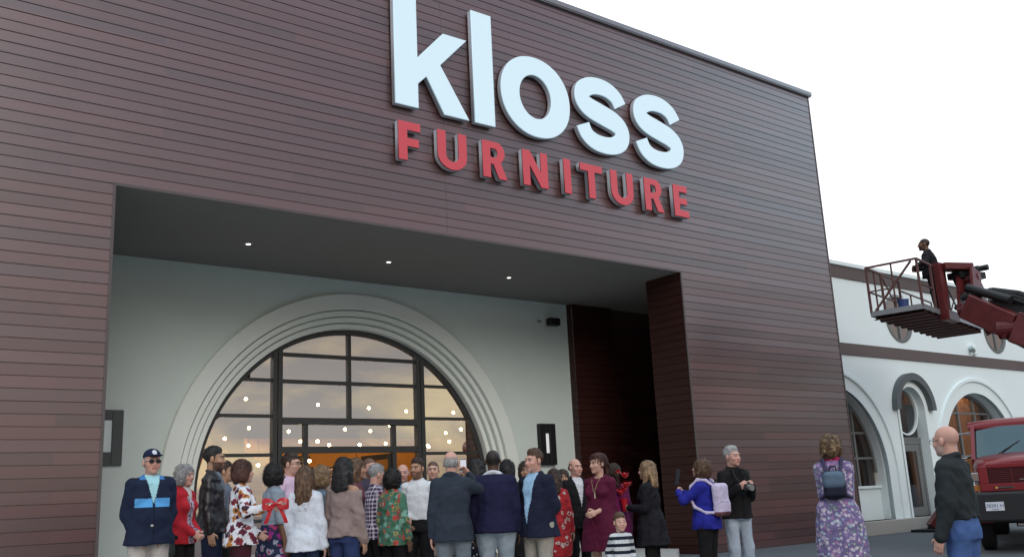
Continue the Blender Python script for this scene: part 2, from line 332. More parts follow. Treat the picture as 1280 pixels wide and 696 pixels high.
# recessed rear wall of the portal: stucco with an arched opening
AX, AZ = -12.45, 1.70
def wall_with_openings(mb, x0, x1, z0, z1, y, openings, step=.06):
    """openings: list of (xa, xb, fn(x)->(zlo, zhi)); face looks towards -y"""
    xs = {round(x0, 4), round(x1, 4)}
    for xa, xb, fn in openings:
        n = max(2, int((xb-xa)/step))
        for k in range(n+1): 
            t = .5-.5*math.cos(PI*k/n); xx = xa+(xb-xa)*t
            if x0 <= xx <= x1: xs.add(round(xx, 4))
    xs = sorted(xs)
    for a, b in zip(xs[:-1], xs[1:]):
        if b-a < 1e-5: continue
        m = (a+b)/2; cuts = []
        for xa, xb, fn in openings:
            if xa-1e-6 < m < xb+1e-6: cuts.append((fn(min(max(a, xa), xb)), fn(min(max(b, xa), xb))))
        cuts.sort(key=lambda c: c[0][0])
        la = lb = z0
        for (a0, a1), (b0, b1) in cuts:
            if a0-la > 1e-4 or b0-lb > 1e-4: mb.quad((a, y, la), (b, y, lb), (b, y, b0), (a, y, a0))
            la, lb = a1, b1
        mb.quad((a, y, la), (b, y, lb), (b, y, z1), (a, y, z1))
    return mb
def arch_open(cx, cz, r, zb): return (cx-r, cx+r, lambda x: (zb, cz+math.sqrt(max(0, r*r-(x-cx)**2))))
def circ_open(cx, cz, r): return (cx-r, cx+r, lambda x: (cz-math.sqrt(max(0, r*r-(x-cx)**2)), cz+math.sqrt(max(0, r*r-(x-cx)**2))))
rw = MB(); wall_with_openings(rw, -19.0, -6.13, 0, 6.45, 4.2, [arch_open(AX, AZ, 4.1, 0)]); st(rw.build('recess_wall', M_STUCCO))
def arch_path(cx, cz, zb, prof, n=64):
    """prof: list of (radius, y); path is left leg, semicircle, right leg"""
    rows = []
    for r, y in prof:
        row = [(cx-r, y, zb)]+[(cx-r*math.cos(PI*k/n), y, cz+r*math.sin(PI*k/n)) for k in range(n+1)]+[(cx+r, y, zb)]
        rows.append(row)
    return rows
sr = MB(); sr.sweep(arch_path(AX, AZ, .15, [(4.43, 4.21), (4.43, 4.11), (4.41, 4.09), (4.085, 4.09), (4.075, 4.10), (4.075, 4.26), (4.045, 4.26), (4.045, 4.17), (4.035, 4.16), (3.945, 4.16), (3.935, 4.17), (3.935, 4.33), (3.905, 4.33), (3.905, 4.25), (3.895, 4.24), (3.81, 4.24), (3.80, 4.25), (3.80, 4.41), (3.77, 4.41), (3.77, 4.33), (3.76, 4.32), (3.67, 4.32), (3.66, 4.33), (3.66, 4.72)]))
st(sr.build('arch_surround', M_SURROUND))
# window frame in the arch
YF = 4.55
fr = MB(); fr.sweep(arch_path(AX, AZ, .15, [(3.66, YF-.06), (3.55, YF-.06), (3.55, YF+.08)]))
def zc(x): return AZ+math.sqrt(max(0, 3.58**2-(x-AX)**2))
def xc(z): return math.sqrt(max(0, 3.58**2-(z-AZ)**2))
for x in (-14.35, -14.23, -10.73, -10.61): fr.box((x-.05, YF-.08, .15), (x+.05, YF+.06, zc(x)))
fr.box((-12.59, YF-.05, 3.2), (-12.5, YF+.05, zc(-12.55)))
for z in (4.13, 4.72): fr.box((-14.18, YF-.045, z-.04), (-10.78, YF+.045, z+.04))
fr.box((-14.18, YF-.09, 3.2), (-10.78, YF+.07, 3.34))
fr.box((-14.18, YF-.06, 2.58), (-10.78, YF+.06, 2.72))
for z in (4.14, 3.37, 2.55, 1.2):
    fr.box((AX-xc(z), YF-.04, z-.035), (-14.40, YF+.04, z+.035)); fr.box((-10.56, YF-.04, z-.035), (AX+xc(z), YF+.04, z+.035))
for x in (-13.62, -11.4): fr.box((x-.05, YF-.055, .15), (x+.05, YF+.05, 3.2))
fr_o = st(fr.build('window_frame', M_FRAME))
def pane(name, x0, x1, z0, z1, parent=None):
    xs = [x0+(x1-x0)*k/10 for k in range(11)]; mb = MB()
    lo = []; hi = []
    for x in xs:
        t = min(z1, zc(x)); 
        if t > z0+.02: lo.append((x, YF, z0)); hi.append((x, YF, t))
    if len(lo) > 1: st(mb.sweep([lo, hi]).build(name, M_GLASS))
for x0, x1 in ((-14.18, -12.59), (-12.5, -10.78)):
    for z0, z1 in ((3.34, 4.09), (4.17, 4.68), (4.76, 9)): pane('window_pane', x0, x1, z0, z1)
for x0, x1 in ((AX-3.57, -14.40), (-10.56, AX+3.57)):
    for z0, z1 in ((.15, 1.165), (1.235, 2.515), (2.585, 3.335), (3.405, 4.105), (4.175, 9)): pane('window_pane', x0, x1, z0, z1)
for x0, x1 in ((-14.18, -13.67), (-13.57, -11.45), (-11.35, -10.78)): pane('window_pane', x0, x1, 2.72, 3.2)
# two glazed door leaves, the left one hooked open
for hx, sgn in ((-13.56, 1), (-11.46, -1)):
    d = MB(); 
    for a, b, c, e in ((.0, .09, .16, 2.56), (.93, 1.02, .16, 2.56), (.09, .93, .16, .42), (.09, .93, 2.44, 2.56), (.09, .93, 1.0, 1.08)): d.box((a, -.025, c), (b, .025, e))
    do = d.build('entrance_door', M_FRAME); st(do); do.location = (hx, YF+.02, 0); do.rotation_euler = (0, 0, R(78) if sgn > 0 else R(102))
    gl = MB().quad((.09, .0, .42), (.93, .0, .42), (.93, .0, 2.44), (.09, .0, 2.44)).build('door_pane', M_GLASS2, do)
    MB().tube((.88, -.07, .9), (.88, -.07, 1.4), .014).build('door_handle', M_FRAME_GREY, do)
# interior seen through the glass
M_INW = plain('warm_painted_wall', (.42, .24, .115), .8, .2); M_INC = plain('interior_ceiling', (.20, .155, .11), .9, .2); M_INF = plain('interior_floor', (.2, .13, .08), .5, .4)
M_ORANGE = plain('amber_wall_panel', (.72, .31, .08), .7, .2); M_WOODIN = plain('stained_pine', (.42, .17, .06), .6, .3, stretch=(6, 1, 1))
iw = MB(); iw.quad((-19, 15, .15), (-6, 15, .15), (-6, 15, 6.3), (-19, 15, 6.3)); iw.quad((-19, 4.75, .15), (-19, 15, .15), (-19, 15, 6.3), (-19, 4.75, 6.3)); iw.quad((-6, 4.75, .15), (-6, 4.75, 6.3), (-6, 15, 6.3), (-6, 15, .15))
st(iw.build('interior_wall', M_INW))
st(MB().quad((-19, 4.75, .16), (-6, 4.75, .16), (-6, 15, .16), (-19, 15, .16)).build('interior_floor', M_INF))
st(MB().quad((-19, 4.75, 6.3), (-19, 15, 6.3), (-6, 15, 6.3), (-6, 4.75, 6.3)).build('interior_ceiling', M_INC))
ip = MB(); ip.box((-13.2, 9.0, .17), (-6.2, 9.1, 3.25)); st(ip.build('interior_partition', M_ORANGE))
# flush pilaster and dark cladding right of the stucco, downlights in the soffit
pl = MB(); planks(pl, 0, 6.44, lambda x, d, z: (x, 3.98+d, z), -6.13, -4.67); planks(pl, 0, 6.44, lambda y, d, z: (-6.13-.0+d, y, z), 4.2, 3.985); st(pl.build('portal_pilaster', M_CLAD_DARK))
pk = MB(); planks(pk, 0, 6.44, lambda x, d, z: (x, 4.16+d, z), -4.67, -.31); st(pk.build('portal_rear_cladding', M_CLAD))
M_LAMP = emit('downlight_lens', (1, .97, .9), 2.2); M_RING = plain('lamp_trim', (.5, .5, .5), .4)
for x in (-15.89, -12.76, -9.52):
    ring = MB().tube((x, 2.3, 6.445), (x, 2.3, 6.46), .085, 20).build('downlight', M_RING); st(ring)
    MB().tube((x, 2.3, 6.438), (x, 2.3, 6.4449), .045, 20).build('lens', M_LAMP, ring)

# things fixed to the recess wall
t = empty('wall_sconce', (-7.12, 4.2, 2.2), label='tall narrow black wall sconce with a bright slot, right of the big arch', cat='sconce')
sc = MB(); sc.box((-.26, -.13, 0), (-.07, .0, 1.04)); sc.box((.07, -.13, 0), (.26, .0, 1.04)); sc.box((-.07, -.13, .0), (.07, 0, .3)); sc.box((-.07, -.13, .80), (.07, 0, 1.04)); sc.build('housing', M_BLACK, t, bevel=.01)
MB().box((-.069, -.07, .301), (.069, -.02, .799)).build('lamp_slot', emit('sconce_glow', (.92, .96, 1), .35), t)
t = empty('wall_plaque', (-17.98, 4.2, 2.36), label='dark grey framed display case with a pale panel at the left edge of the portal', cat='display case')
pq = MB(); 
for lo, hi in (((-.42, -.07, 0), (-.22, 0, 1.04)), ((.22, -.07, 0), (.42, 0, 1.04)), ((-.22, -.07, 0), (.22, 0, .25)), ((-.22, -.07, .85), (.22, 0, 1.04))): pq.box(lo, hi)
pq.build('frame', plain('slate_frame', (.07, .085, .088), .5), t, bevel=.012)
MB().box((-.219, -.04, .251), (.219, -.005, .849)).build('panel', M_WHITE, t)
t = empty('floodlight', (-6.78, 4.2, 5.90), label='small black floodlight high on the grey wall next to the dark pilaster', cat='floodlight')
fl = MB(); fl.box((-.17, -.30, -.1), (.17, -.10, .1)); fl.build('lamp_head', M_BLACK, t, bevel=.03); MB().bar((0, -.1, 0), (0, 0, 0), .05, .05).build('bracket', M_BLACK, t)
t = empty('security_camera', (-7.2, 4.2, 5.92), label='tiny grey security camera left of the black floodlight under the soffit', cat='camera')
MB().tube((0, -.16, -.03), (.05, -.05, 0), .035, 12).build('camera_body', M_FRAME_GREY, t); MB().bar((.04, -.06, 0), (.06, 0, .0), .02, .02).build('bracket', M_FRAME_GREY, t)

# hanging globe bulbs in the showroom
M_BULB = emit('globe_bulb', (1, .72, .38), 44.)
_b0 = None
BULBS = [(-15.19,6.0,3.85),(-13.9,7.2,4.05),(-12.2,6.8,3.9),(-11.0,6.4,3.8),(-9.6,6.9,3.8),(-8.3,6.6,3.75),(-15.2,6.3,3.3),(-13.4,8.2,3.45),(-14.7,7.8,2.95),(-13.2,9.1-.4,3.05),(-15.9,6.0,2.65),(-16.2,5.6,2.5),(-13.6,8.0,2.5),(-13.3,8.5,2.3),
 (-12.0,6.6,2.9),(-11.6,5.8,2.85),(-10.9,5.5,2.75),(-10.3,6.8,2.95),(-11.9,7.9,2.6),(-9.4,6.2,2.85),(-8.6,7.4,2.9),(-8.1,6.9,2.6),(-8.2,5.6,3.0),(-8.9,5.4,3.2),(-9.2,5.5,2.9),(-7.9,7.6,3.3),(-12.7,7.4,3.3),(-10.5,8.0,2.5),(-14.2,5.7,2.4),(-9.9,8.3,3.4),(-14.9,5.9,3.0),(-14.6,6.8,3.6),(-13.0,6.1,2.95),(-12.4,8.6,2.75),(-11.2,7.3,3.35),(-9.0,8.8,3.6),(-8.4,8.2,3.2),(-9.6,7.6,2.55),(-15.6,7.4,3.5),(-14.1,8.8,3.2),(-10.0,5.6,2.7),(-12.9,5.4,2.9)]
for x, y, z in BULBS:
    if _b0 is None:
        e = empty('pendant_bulb', (x, y, z), label='round warm pendant bulb glowing behind the arched glass', cat='pendant bulb', group='pendant bulbs hanging in the showroom')
        MB().sphere((0, 0, 0), .040, 12, 8).build('bulb', M_BULB, e, smooth=True); MB().tube((0, 0, .06), (0, 0, .12), .022, 10).tube((0, 0, .12), (0, 0, 1.6), .005, 6).build('cord', M_BLACK, e); _b0 = e
    else:
        e = _b0.copy(); COL.objects.link(e); e.location = (x, y, z)
        for c in _b0.children:
            k = c.copy(); COL.objects.link(k); k.parent = e
t = empty('display_hut', (-14.9, 8.0, .16), label='orange brown timber gable hut inside, seen through the left of the arched window', cat='display hut')
hb = MB(); hb.prism([(-1.5, 2.0), (0, 3.05), (1.5, 2.0), (1.7, 2.0), (0, 3.22), (-1.7, 2.0)], -1.2, 1.2); hb.build('roof', M_WOODIN, t)
hg = MB(); hg.prism([(-1.35, 0), (1.35, 0), (1.35, 2.04), (0, 2.98), (-1.35, 2.04)], -1.0, 1.0); hg.build('gable_wall', M_ORANGE, t)
t = empty('illuminated_sign', (-10.9, 8.98, 2.35), label='small glowing orange striped sign on the amber wall seen through the doorway', cat='sign')
MB().box((-.42, -.06, -.14), (.42, 0, .14)).build('backing', M_BLACK, t)
sg = MB(); 
for k in range(3): sg.box((-.36, -.075, -.1+k*.075), (.36, -.061, -.06+k*.075))
sg.build('glowing_bars', emit('amber_glow', (1, .32, .08), 1.6), t)

# ------------------------------------------------------------------ sign letters
def curve_mesh(name, splines, y0, y1, mat, parent=None, bev=.0):
    cu = bpy.data.curves.new(name, 'CURVE'); cu.dimensions = '2D'; cu.fill_mode = 'BOTH'; cu.extrude = abs(y1-y0)/2-bev; cu.bevel_depth = bev; cu.bevel_resolution = 1
    if bev: cu.offset = -bev
    for pts in splines:
        sp = cu.splines.new('POLY'); sp.points.add(len(pts)-1); sp.use_cyclic_u = True
        for p, (x, z) in zip(sp.points, pts): p.co = (x, z, 0, 1)
    tmp = bpy.data.objects.new('tmp', cu); COL.objects.link(tmp); bpy.context.view_layer.update()
    me = bpy.data.meshes.new_from_object(tmp.evaluated_get(bpy.context.evaluated_depsgraph_get())); bpy.data.objects.remove(tmp); bpy.data.curves.remove(cu)
    me.transform(Matrix(((1, 0, 0, 0), (0, 0, -1, (y0+y1)/2), (0, 1, 0, 0), (0, 0, 0, 1)))); me.name = name
    me.materials.clear(); me.materials.append(mat)
    o = bpy.data.objects.new(name, me); COL.objects.link(o)
    if parent: o.parent = parent
    return o
def ell(cx, cz, rx, rz, n=56, rev=False, pw=2.0):
    pts = []
    for k in range(n):
        c, s_ = math.cos(2*PI*k/n), math.sin(2*PI*k/n)
        pts.append((cx+rx*math.copysign(abs(c)**(2/pw), c), cz+rz*math.copysign(abs(s_)**(2/pw), s_)))
    return pts[::-1] if rev else pts
def catmull(P, n=8):
    out = []
    for i in range(len(P)-1):
        p0 = P[max(i-1, 0)]; p1 = P[i]; p2 = P[i+1]; p3 = P[min(i+2, len(P)-1)]
        for k in range(n):
            t = k/n
            out.append(tuple(.5*(2*b+(c-a)*t+(2*a-5*b+4*c-d)*t*t+(3*b-a-3*c+d)*t**3) for a, b, c, d in zip(p0, p1, p2, p3)))
    out.append(P[-1]); return out
def stroke(P, wfn):
    n = len(P); a = []; b = []
    for i, p in enumerate(P):
        q0 = P[max(i-1, 0)]; q1 = P[min(i+1, n-1)]; dx, dz = q1[0]-q0[0], q1[1]-q0[1]; l = math.hypot(dx, dz); nx, nz = -dz/l, dx/l; w = wfn(i/(n-1))
        a.append((p[0]+nx*w, p[1]+nz*w)); b.append((p[0]-nx*w, p[1]-nz*w))
    return a+b[::-1]
def big_s(x0, z0, w, h):
    C = [(.845, .695), (.775, .795), (.65, .862), (.5, .883), (.33, .862), (.195, .79), (.16, .70), (.19, .62), (.30, .56), (.5, .512), (.70, .462), (.815, .395), (.845, .305), (.80, .205), (.67, .138), (.5, .117), (.33, .138), (.205, .21), (.142, .325)]
    P = catmull([(x0+w*a, z0+h*b) for a, b in C], 6)
    return stroke(P, lambda t: .205+.055*math.exp(-((t-.5)/.16)**2))
M_SIGNW = plain('white_acrylic', (.82, .92, .96), .35, .5, noise=.02); M_SIGNR = plain('red_acrylic', (.74, .095, .12), .35, .5, noise=.05); M_RETURN = plain('aluminium_return', (.58, .60, .63), .35, .5, 0); M_RTRIM = plain('dark_red_trim_cap', (.06, .008, .012), .4, .5)
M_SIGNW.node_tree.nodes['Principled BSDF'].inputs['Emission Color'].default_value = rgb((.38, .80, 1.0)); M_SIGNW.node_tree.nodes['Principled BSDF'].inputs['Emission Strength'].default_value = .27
S1 = empty('store_sign', (0, 0, 0), label='five big white raised letters spelling the store name high on the wood cladding', cat='sign')
S2 = empty('store_sign', (0, 0, 0), label='red raised capital letters reading FURNITURE below the big white letters', cat='sign')
S1.location = (-10, 0, 8.9); S2.location = (-10, 0, 7.77)
def letter(root, splines, mat, dark=None):
    off = Vector(root.location); spl = [[(x-off.x, z-off.z) for x, z in s] for s in splines]
    b = curve_mesh('letter', spl, -.045, -.145, M_RETURN, root)
    if dark: curve_mesh('trim_cap', spl, -.1452, -.160, dark, b); curve_mesh('letter_face', spl, -.1602, -.172, mat, b, .006)
    else: curve_mesh('letter_face', spl, -.1452, -.172, mat, b, .01)
letter(S1, [[(-14.0, 8.9), (-13.47, 8.9), (-13.47, 9.42), (-13.27, 9.62), (-12.87, 8.9), (-12.26, 8.9), (-12.93, 9.95), (-12.26, 10.67), (-12.84, 10.67), (-13.47, 9.98), (-13.47, 11.42), (-14.0, 11.42)]], M_SIGNW)
letter(S1, [[(-12.12, 8.9), (-11.6, 8.9), (-11.6, 11.42), (-12.12, 11.42)]], M_SIGNW)
letter(S1, [ell(-10.45, 9.835, .96, .93, pw=2.1), ell(-10.47, 9.835, .44, .505, rev=True)], M_SIGNW)
letter(S1, [big_s(-9.37, 8.9, 1.74, 1.86)], M_SIGNW); letter(S1, [big_s(-7.52, 8.9, 1.74, 1.86)], M_SIGNW)
Z0, Z1, SW = 7.77, 8.56, .20
def red(spl): letter(S2, spl, M_SIGNR, M_RTRIM)
def L_F(x): return [[(x, Z0), (x+SW, Z0), (x+SW, Z0+.29), (x+.46, Z0+.29), (x+.46, Z0+.46), (x+SW, Z0+.46), (x+SW, Z1-.17), (x+.50, Z1-.17), (x+.50, Z1), (x, Z1)]]
def L_U(x, w=.70):
    o = [(x, Z1)]+[(x+w/2-w/2*math.cos(PI*k/16), Z0+.30-.31*math.sin(PI*k/16)) for k in range(17)]+[(x+w, Z1), (x+w-SW, Z1)]
    i = [(x+w/2+(w/2-SW)*math.cos(PI*k/12), Z0+.30-.14*math.sin(PI*k/12)) for k in range(13)]
    return [o+i+[(x+SW, Z1)]]
def L_R(x):
    o = [(x, Z0), (x+SW, Z0), (x+SW, Z0+.30), (x+.27, Z0+.30), (x+.40, Z0), (x+.62, Z0), (x+.46, Z0+.35)]
    o += [(x+.37+.20*math.cos(a), Z1-.225+.225*math.sin(a)) for a in [R(-55+k*145/10) for k in range(11)]]+[(x, Z1)]
    h = [(x+SW, Z0+.45), (x+SW, Z1-.15), (x+.30, Z1-.15)]+[(x+.31+.075*math.cos(a), Z1-.245+.095*math.sin(a)) for a in [R(80-k*160/6) for k in range(7)]]+[(x+.30, Z0+.45)]
    return [o, h]
def L_N(x): return [[(x, Z0), (x+.19, Z0), (x+.19, Z0+.46), (x+.48, Z0), (x+.68, Z0), (x+.68, Z1), (x+.49, Z1), (x+.49, Z0+.34), (x+.20, Z1), (x, Z1)]]
def L_I(x): return [[(x, Z0), (x+SW, Z0), (x+SW, Z1), (x, Z1)]]
def L_T(x): return [[(x+.23, Z0), (x+.23+SW, Z0), (x+.23+SW, Z1-.17), (x+.66, Z1-.17), (x+.66, Z1), (x, Z1), (x, Z1-.17), (x+.23, Z1-.17)]]
def L_E(x): return [[(x, Z0), (x+.50, Z0), (x+.50, Z0+.165), (x+SW, Z0+.165), (x+SW, Z0+.315), (x+.46, Z0+.315), (x+.46, Z0+.475), (x+SW, Z0+.475), (x+SW, Z1-.165), (x+.49, Z1-.165), (x+.49, Z1), (x, Z1)]]
for fn, x in ((L_F, -13.95), (L_U, -13.06), (L_R, -11.97), (L_N, -10.93), (L_I, -9.79), (L_T, -9.31), (L_U, -8.39), (L_R, -7.32), (L_E, -6.34)): red(fn(x))

# ------------------------------------------------------------------ the white stucco wing
WING = empty('store_wing', (12, 4, 0), label='long white stucco wing with arched windows and brown bands right of the wood front', cat='building')
def wg(o): o.parent = WING; o.matrix_parent_inverse = Matrix.Translation((-12, -4, 0)); return o
YW = .30; WZ = 1.65
arches = [-.25, 7.65, 15.5]
ops = [arch_open(c, WZ, 2.36, .36) for c in arches]+[(2.95, 4.47, lambda x: (.36, 3.38+math.sqrt(max(0, .76**2-(x-3.71)**2))))]+[circ_open(c, 6.14, .72) for c in (3.71, 9.63, 15.5)]
ww = MB(); wall_with_openings(ww, .012, 30, 0, 7.46, YW, ops); wg(ww.build('stucco_wall', M_WHITE))
wg(MB().box((.015, .08, 0), (30, .305, .36)).build('plinth', M_PLINTH, bevel=.01))
bd = MB(); bd.box((.015, YW-.045, 4.88), (30, YW+.01, 5.21)); wg(bd.build('lower_band', M_BAND, bevel=.006))
bd = MB(); bd.box((.015, YW-.045, 7.10), (30, YW+.01, 7.44)); wg(bd.build('upper_band', M_BAND, bevel=.006))
wg(MB().box((.015, YW-.09, 7.461), (30, YW+.4, 7.58)).build('parapet_coping', M_WHITE, bevel=.01))
wg(MB().box((.1, YW+.03, 7.0), (30, 14, 7.1)).build('roof', M_COPING))
for c in arches:
    x0 = max(c-2.83, .02)
    prof = [(2.83, YW+.005), (2.83, YW-.05), (2.82, YW-.06), (2.73, YW-.06), (2.72, YW-.05), (2.72, YW+.10), (2.685, YW+.10), (2.685, YW+.02), (2.60, YW+.02), (2.60, YW+.18), (2.565, YW+.18), (2.565, YW+.09), (2.48, YW+.09), (2.48, YW+.25), (2.445, YW+.25), (2.445, YW+.16), (2.36, YW+.16), (2.36, YW+.5)]
    rows = arch_path(c, WZ, .362, prof, 48)
    rows = [[p for p in r if p[0] > .0] for r in rows]; mn = min(len(r) for r in rows); rows = [r[-mn:] for r in rows]
    wg(MB().sweep(rows).build('arch_trim', M_WHITE))
    xa = max(c-2.36, .02); yq = YW+.42
    wl = MB(); wl.box((xa, yq-.05, .36), (c+2.36, yq+.05, 1.22)); wl.box((xa, yq-.12, 1.22), (c+2.355, yq+.06, 1.29)); wg(wl.build('window_sill_wall', M_WHITE))
    fr = MB(); fr.sweep([[p for p in r if p[0] > .0][-44:] if c < 0 else r for r in arch_path(c, WZ, 1.29, [(2.36, yq-.05), (2.27, yq-.05), (2.27, yq+.04)], 48)]) if c > 1 else fr.sweep([[(c+r*math.cos(PI*k/2/24*.98), y, WZ+r*math.sin(PI*k/2/24*.98)) for k in range(24)] for r, y in ((2.36, yq-.05), (2.27, yq-.05), (2.27, yq+.04))])
    def top(x): return WZ+math.sqrt(max(0, 2.3**2-(x-c)**2))
    def half(z): return math.sqrt(max(0, 2.3**2-(z-WZ)**2)) if z > WZ else 2.3
    for x in (c-1.45, c-.52, c+.52, c+1.45):
        if x > .1: fr.box((x-.04, yq-.04, 1.29), (x+.04, yq+.04, top(x)))
    for z in (2.05, 2.75, 3.4):
        fr.box((max(c-half(z), .02), yq-.035, z-.03), (c+half(z), yq+.035, z+.03))
    wg(fr.build('window_frame', M_FRAME_GREY))
    xs = [xa+.01+(c+2.3-xa-.02)*k/30 for k in range(31)]
    wg(MB().sweep([[(x, yq, 1.29) for x in xs], [(x, yq, top(x)) for x in xs]]).build('window_pane', M_GLASS2))
    M_CURT = plain('brown_drapes_%d' % int(c), (.50, .24, .11), .85, .2, noise=.35, nscale=4, stretch=(2.2, 1, .15))
    cur = MB(); cur.sweep([[(xa+k*.06, yq+.75+.05*math.sin(k*1.9), z) for k in range(int((c+2.5-xa)/.06))] for z in (.4, 4.2)]); wg(cur.build('interior_drape', M_CURT, smooth=True))
# arched doorway with a round window over a glass door
yd = YW+.30
dr = MB(); dr.sweep(arch_path(3.71, 3.38, .362, [(.80, YW-.03), (.70, YW-.03), (.70, yd+.1)], 40)); wg(dr.build('doorway_trim', M_WHITE))
rv = MB(); th = [2*PI*k/48 for k in range(49)]
rv.sweep([[(3.71+r*math.cos(a), y, 3.38+r*math.sin(a)) for a in th] for r, y in ((.70, yd-.09), (.655, yd-.09), (.655, yd+.02))]); wg(rv.build('round_window_frame', M_WHITE))
wg(MB().add([(3.71+.655*math.cos(a), yd-.02, 3.38+.655*math.sin(a)) for a in th[:-1]], [tuple(range(48))]).build('round_window_pane', M_GLASS2))
bk = MB(); bk.box((3.0, yd+.01, 2.56), (4.42, yd+.03, 3.6)); wg(bk.build('doorway_backing', M_FRAME))
dm = MB()
for lo, hi in (((3.02, yd-.06, .362), (3.12, yd+.0, 2.55)), ((4.30, yd-.06, .362), (4.40, yd, 2.55)), ((3.12, yd-.06, 2.43), (4.30, yd, 2.55)), ((3.02, yd-.07, 2.55), (4.40, yd+.0, 2.62))): dm.box(lo, hi)
for lo, hi in (((3.13, yd-.05, .37), (3.33, yd-.01, 2.42)), ((4.09, yd-.05, .37), (4.29, yd-.01, 2.42)), ((3.33, yd-.05, .37), (4.09, yd-.01, .62)), ((3.33, yd-.05, 2.22), (4.09, yd-.01, 2.42))): dm.box(lo, hi)
wg(dm.build('side_door', M_FRAME_GREY)); wg(MB().quad((3.33, yd-.03, .62), (4.09, yd-.03, .62), (4.09, yd-.03, 2.22), (3.33, yd-.03, 2.22)).build('door_pane', M_GLASS2))
wg(MB().quad((.1, 1.9, 0), (30, 1.9, 0), (30, 1.9, 7), (.1, 1.9, 7)).build('interior_wall', plain('dim_interior', (.12, .06, .035), .9)))
hd = MB(); n = 28
hd.sweep([[(3.77-r*math.cos(PI*k/n), y, 3.40+r*1.0*math.sin(PI*k/n)) for k in range(n+1)] for r, y in ((1.08, YW+.0), (1.08, YW-.17), (.87, YW-.17), (.87, YW+.0))])
for sx in (-1, 1): hd.box((3.77+sx*.975-.105, YW-.17, 3.395), (3.77+sx*.975+.105, YW, 3.40))
wg(hd.build('eyebrow_hood', M_HOOD))
for c in (3.71, 9.63, 15.5):
    rf = MB(); rf.sweep([[(c+r*math.cos(a), y, 6.14+r*math.sin(a)) for a in th] for r, y in ((.74, YW-.02), (.665, YW-.03), (.665, YW+.06))]); rf.box((c-.03, YW-.01, 5.48), (c+.03, YW+.05, 6.80)); wg(rf.build('round_window_frame', M_FRAME_GREY))
    wg(MB().add([(c+.67*math.cos(a), YW+.03, 6.14+.67*math.sin(a)) for a in th[:-1]], [tuple(range(48))]).build('round_window_pane', M_GLASS3))
wg(MB().quad((.1, YW+.25, 5.3), (30, YW+.25, 5.3), (30, YW+.25, 7), (.1, YW+.25, 7)).build('upper_interior', plain('bright_interior', (.5, .48, .42), .9)))
t = empty('security_lamp', (7.86, YW, 5.25), label='small white twin head security lamp on top of the brown band of the stucco wing', cat='lamp')
MB().box((.0, -.12, .0), (.16, 0, .36)).build('housing', M_WHITE, t, bevel=.015)
MB().tube((-.22, -.22, .26), (-.12, -.06, .22), .075, 14).build('lamp_head', M_WHITE, t); MB().tube((-.22, -.20, .10), (-.12, -.06, .13), .05, 14).build('lamp_head', M_FRAME_GREY, t); MB().bar((-.13, -.06, .18), (.0, -.04, .2), .04, .04).build('bracket', M_WHITE, t)

# unseen lamps added inside the wing to brighten the rooms behind its windows
M_WL = emit('fill_lamp_glow', (1, .72, .45), 26.)
for k, x in enumerate((1.2, 6.6, 8.6, 14.5, 16.5)):
    o = MB().tube((x, 1.25, 4.55), (x, 1.25, 4.62), .22, 20).build('fill_lamp', M_WL); wg(o)
# ------------------------------------------------------------------ people: one continuous surface each, grown from a blended distance field
def hsh(i, j, k, s):
    v = np.sin(i*127.1+j*311.7+k*74.7+s*53.3)*43758.5453
    return v-np.floor(v)
def vnoise(P, s=0.):
    I = np.floor(P); F = P-I; F = F*F*(3-2*F); out = 0
    for a in (0, 1):
        for b in (0, 1):
            for c in (0, 1):
                w = (F[..., 0] if a else 1-F[..., 0])*(F[..., 1] if b else 1-F[..., 1])*(F[..., 2] if c else 1-F[..., 2])
                out = out+w*hsh(I[..., 0]+a, I[..., 1]+b, I[..., 2]+c, s)
    return out
def axis(lo, hi, step, fine):
    """grid coordinates lo..hi, finer inside the (centre, half, step) intervals"""
    xs = [lo]
    while xs[-1] < hi:
        x = xs[-1]; s = step
        for c, h, f_ in fine:
            if c-h-step*.5 < x < c+h: s = min(s, f_)
        xs.append(x+s)
    return np.array(xs)
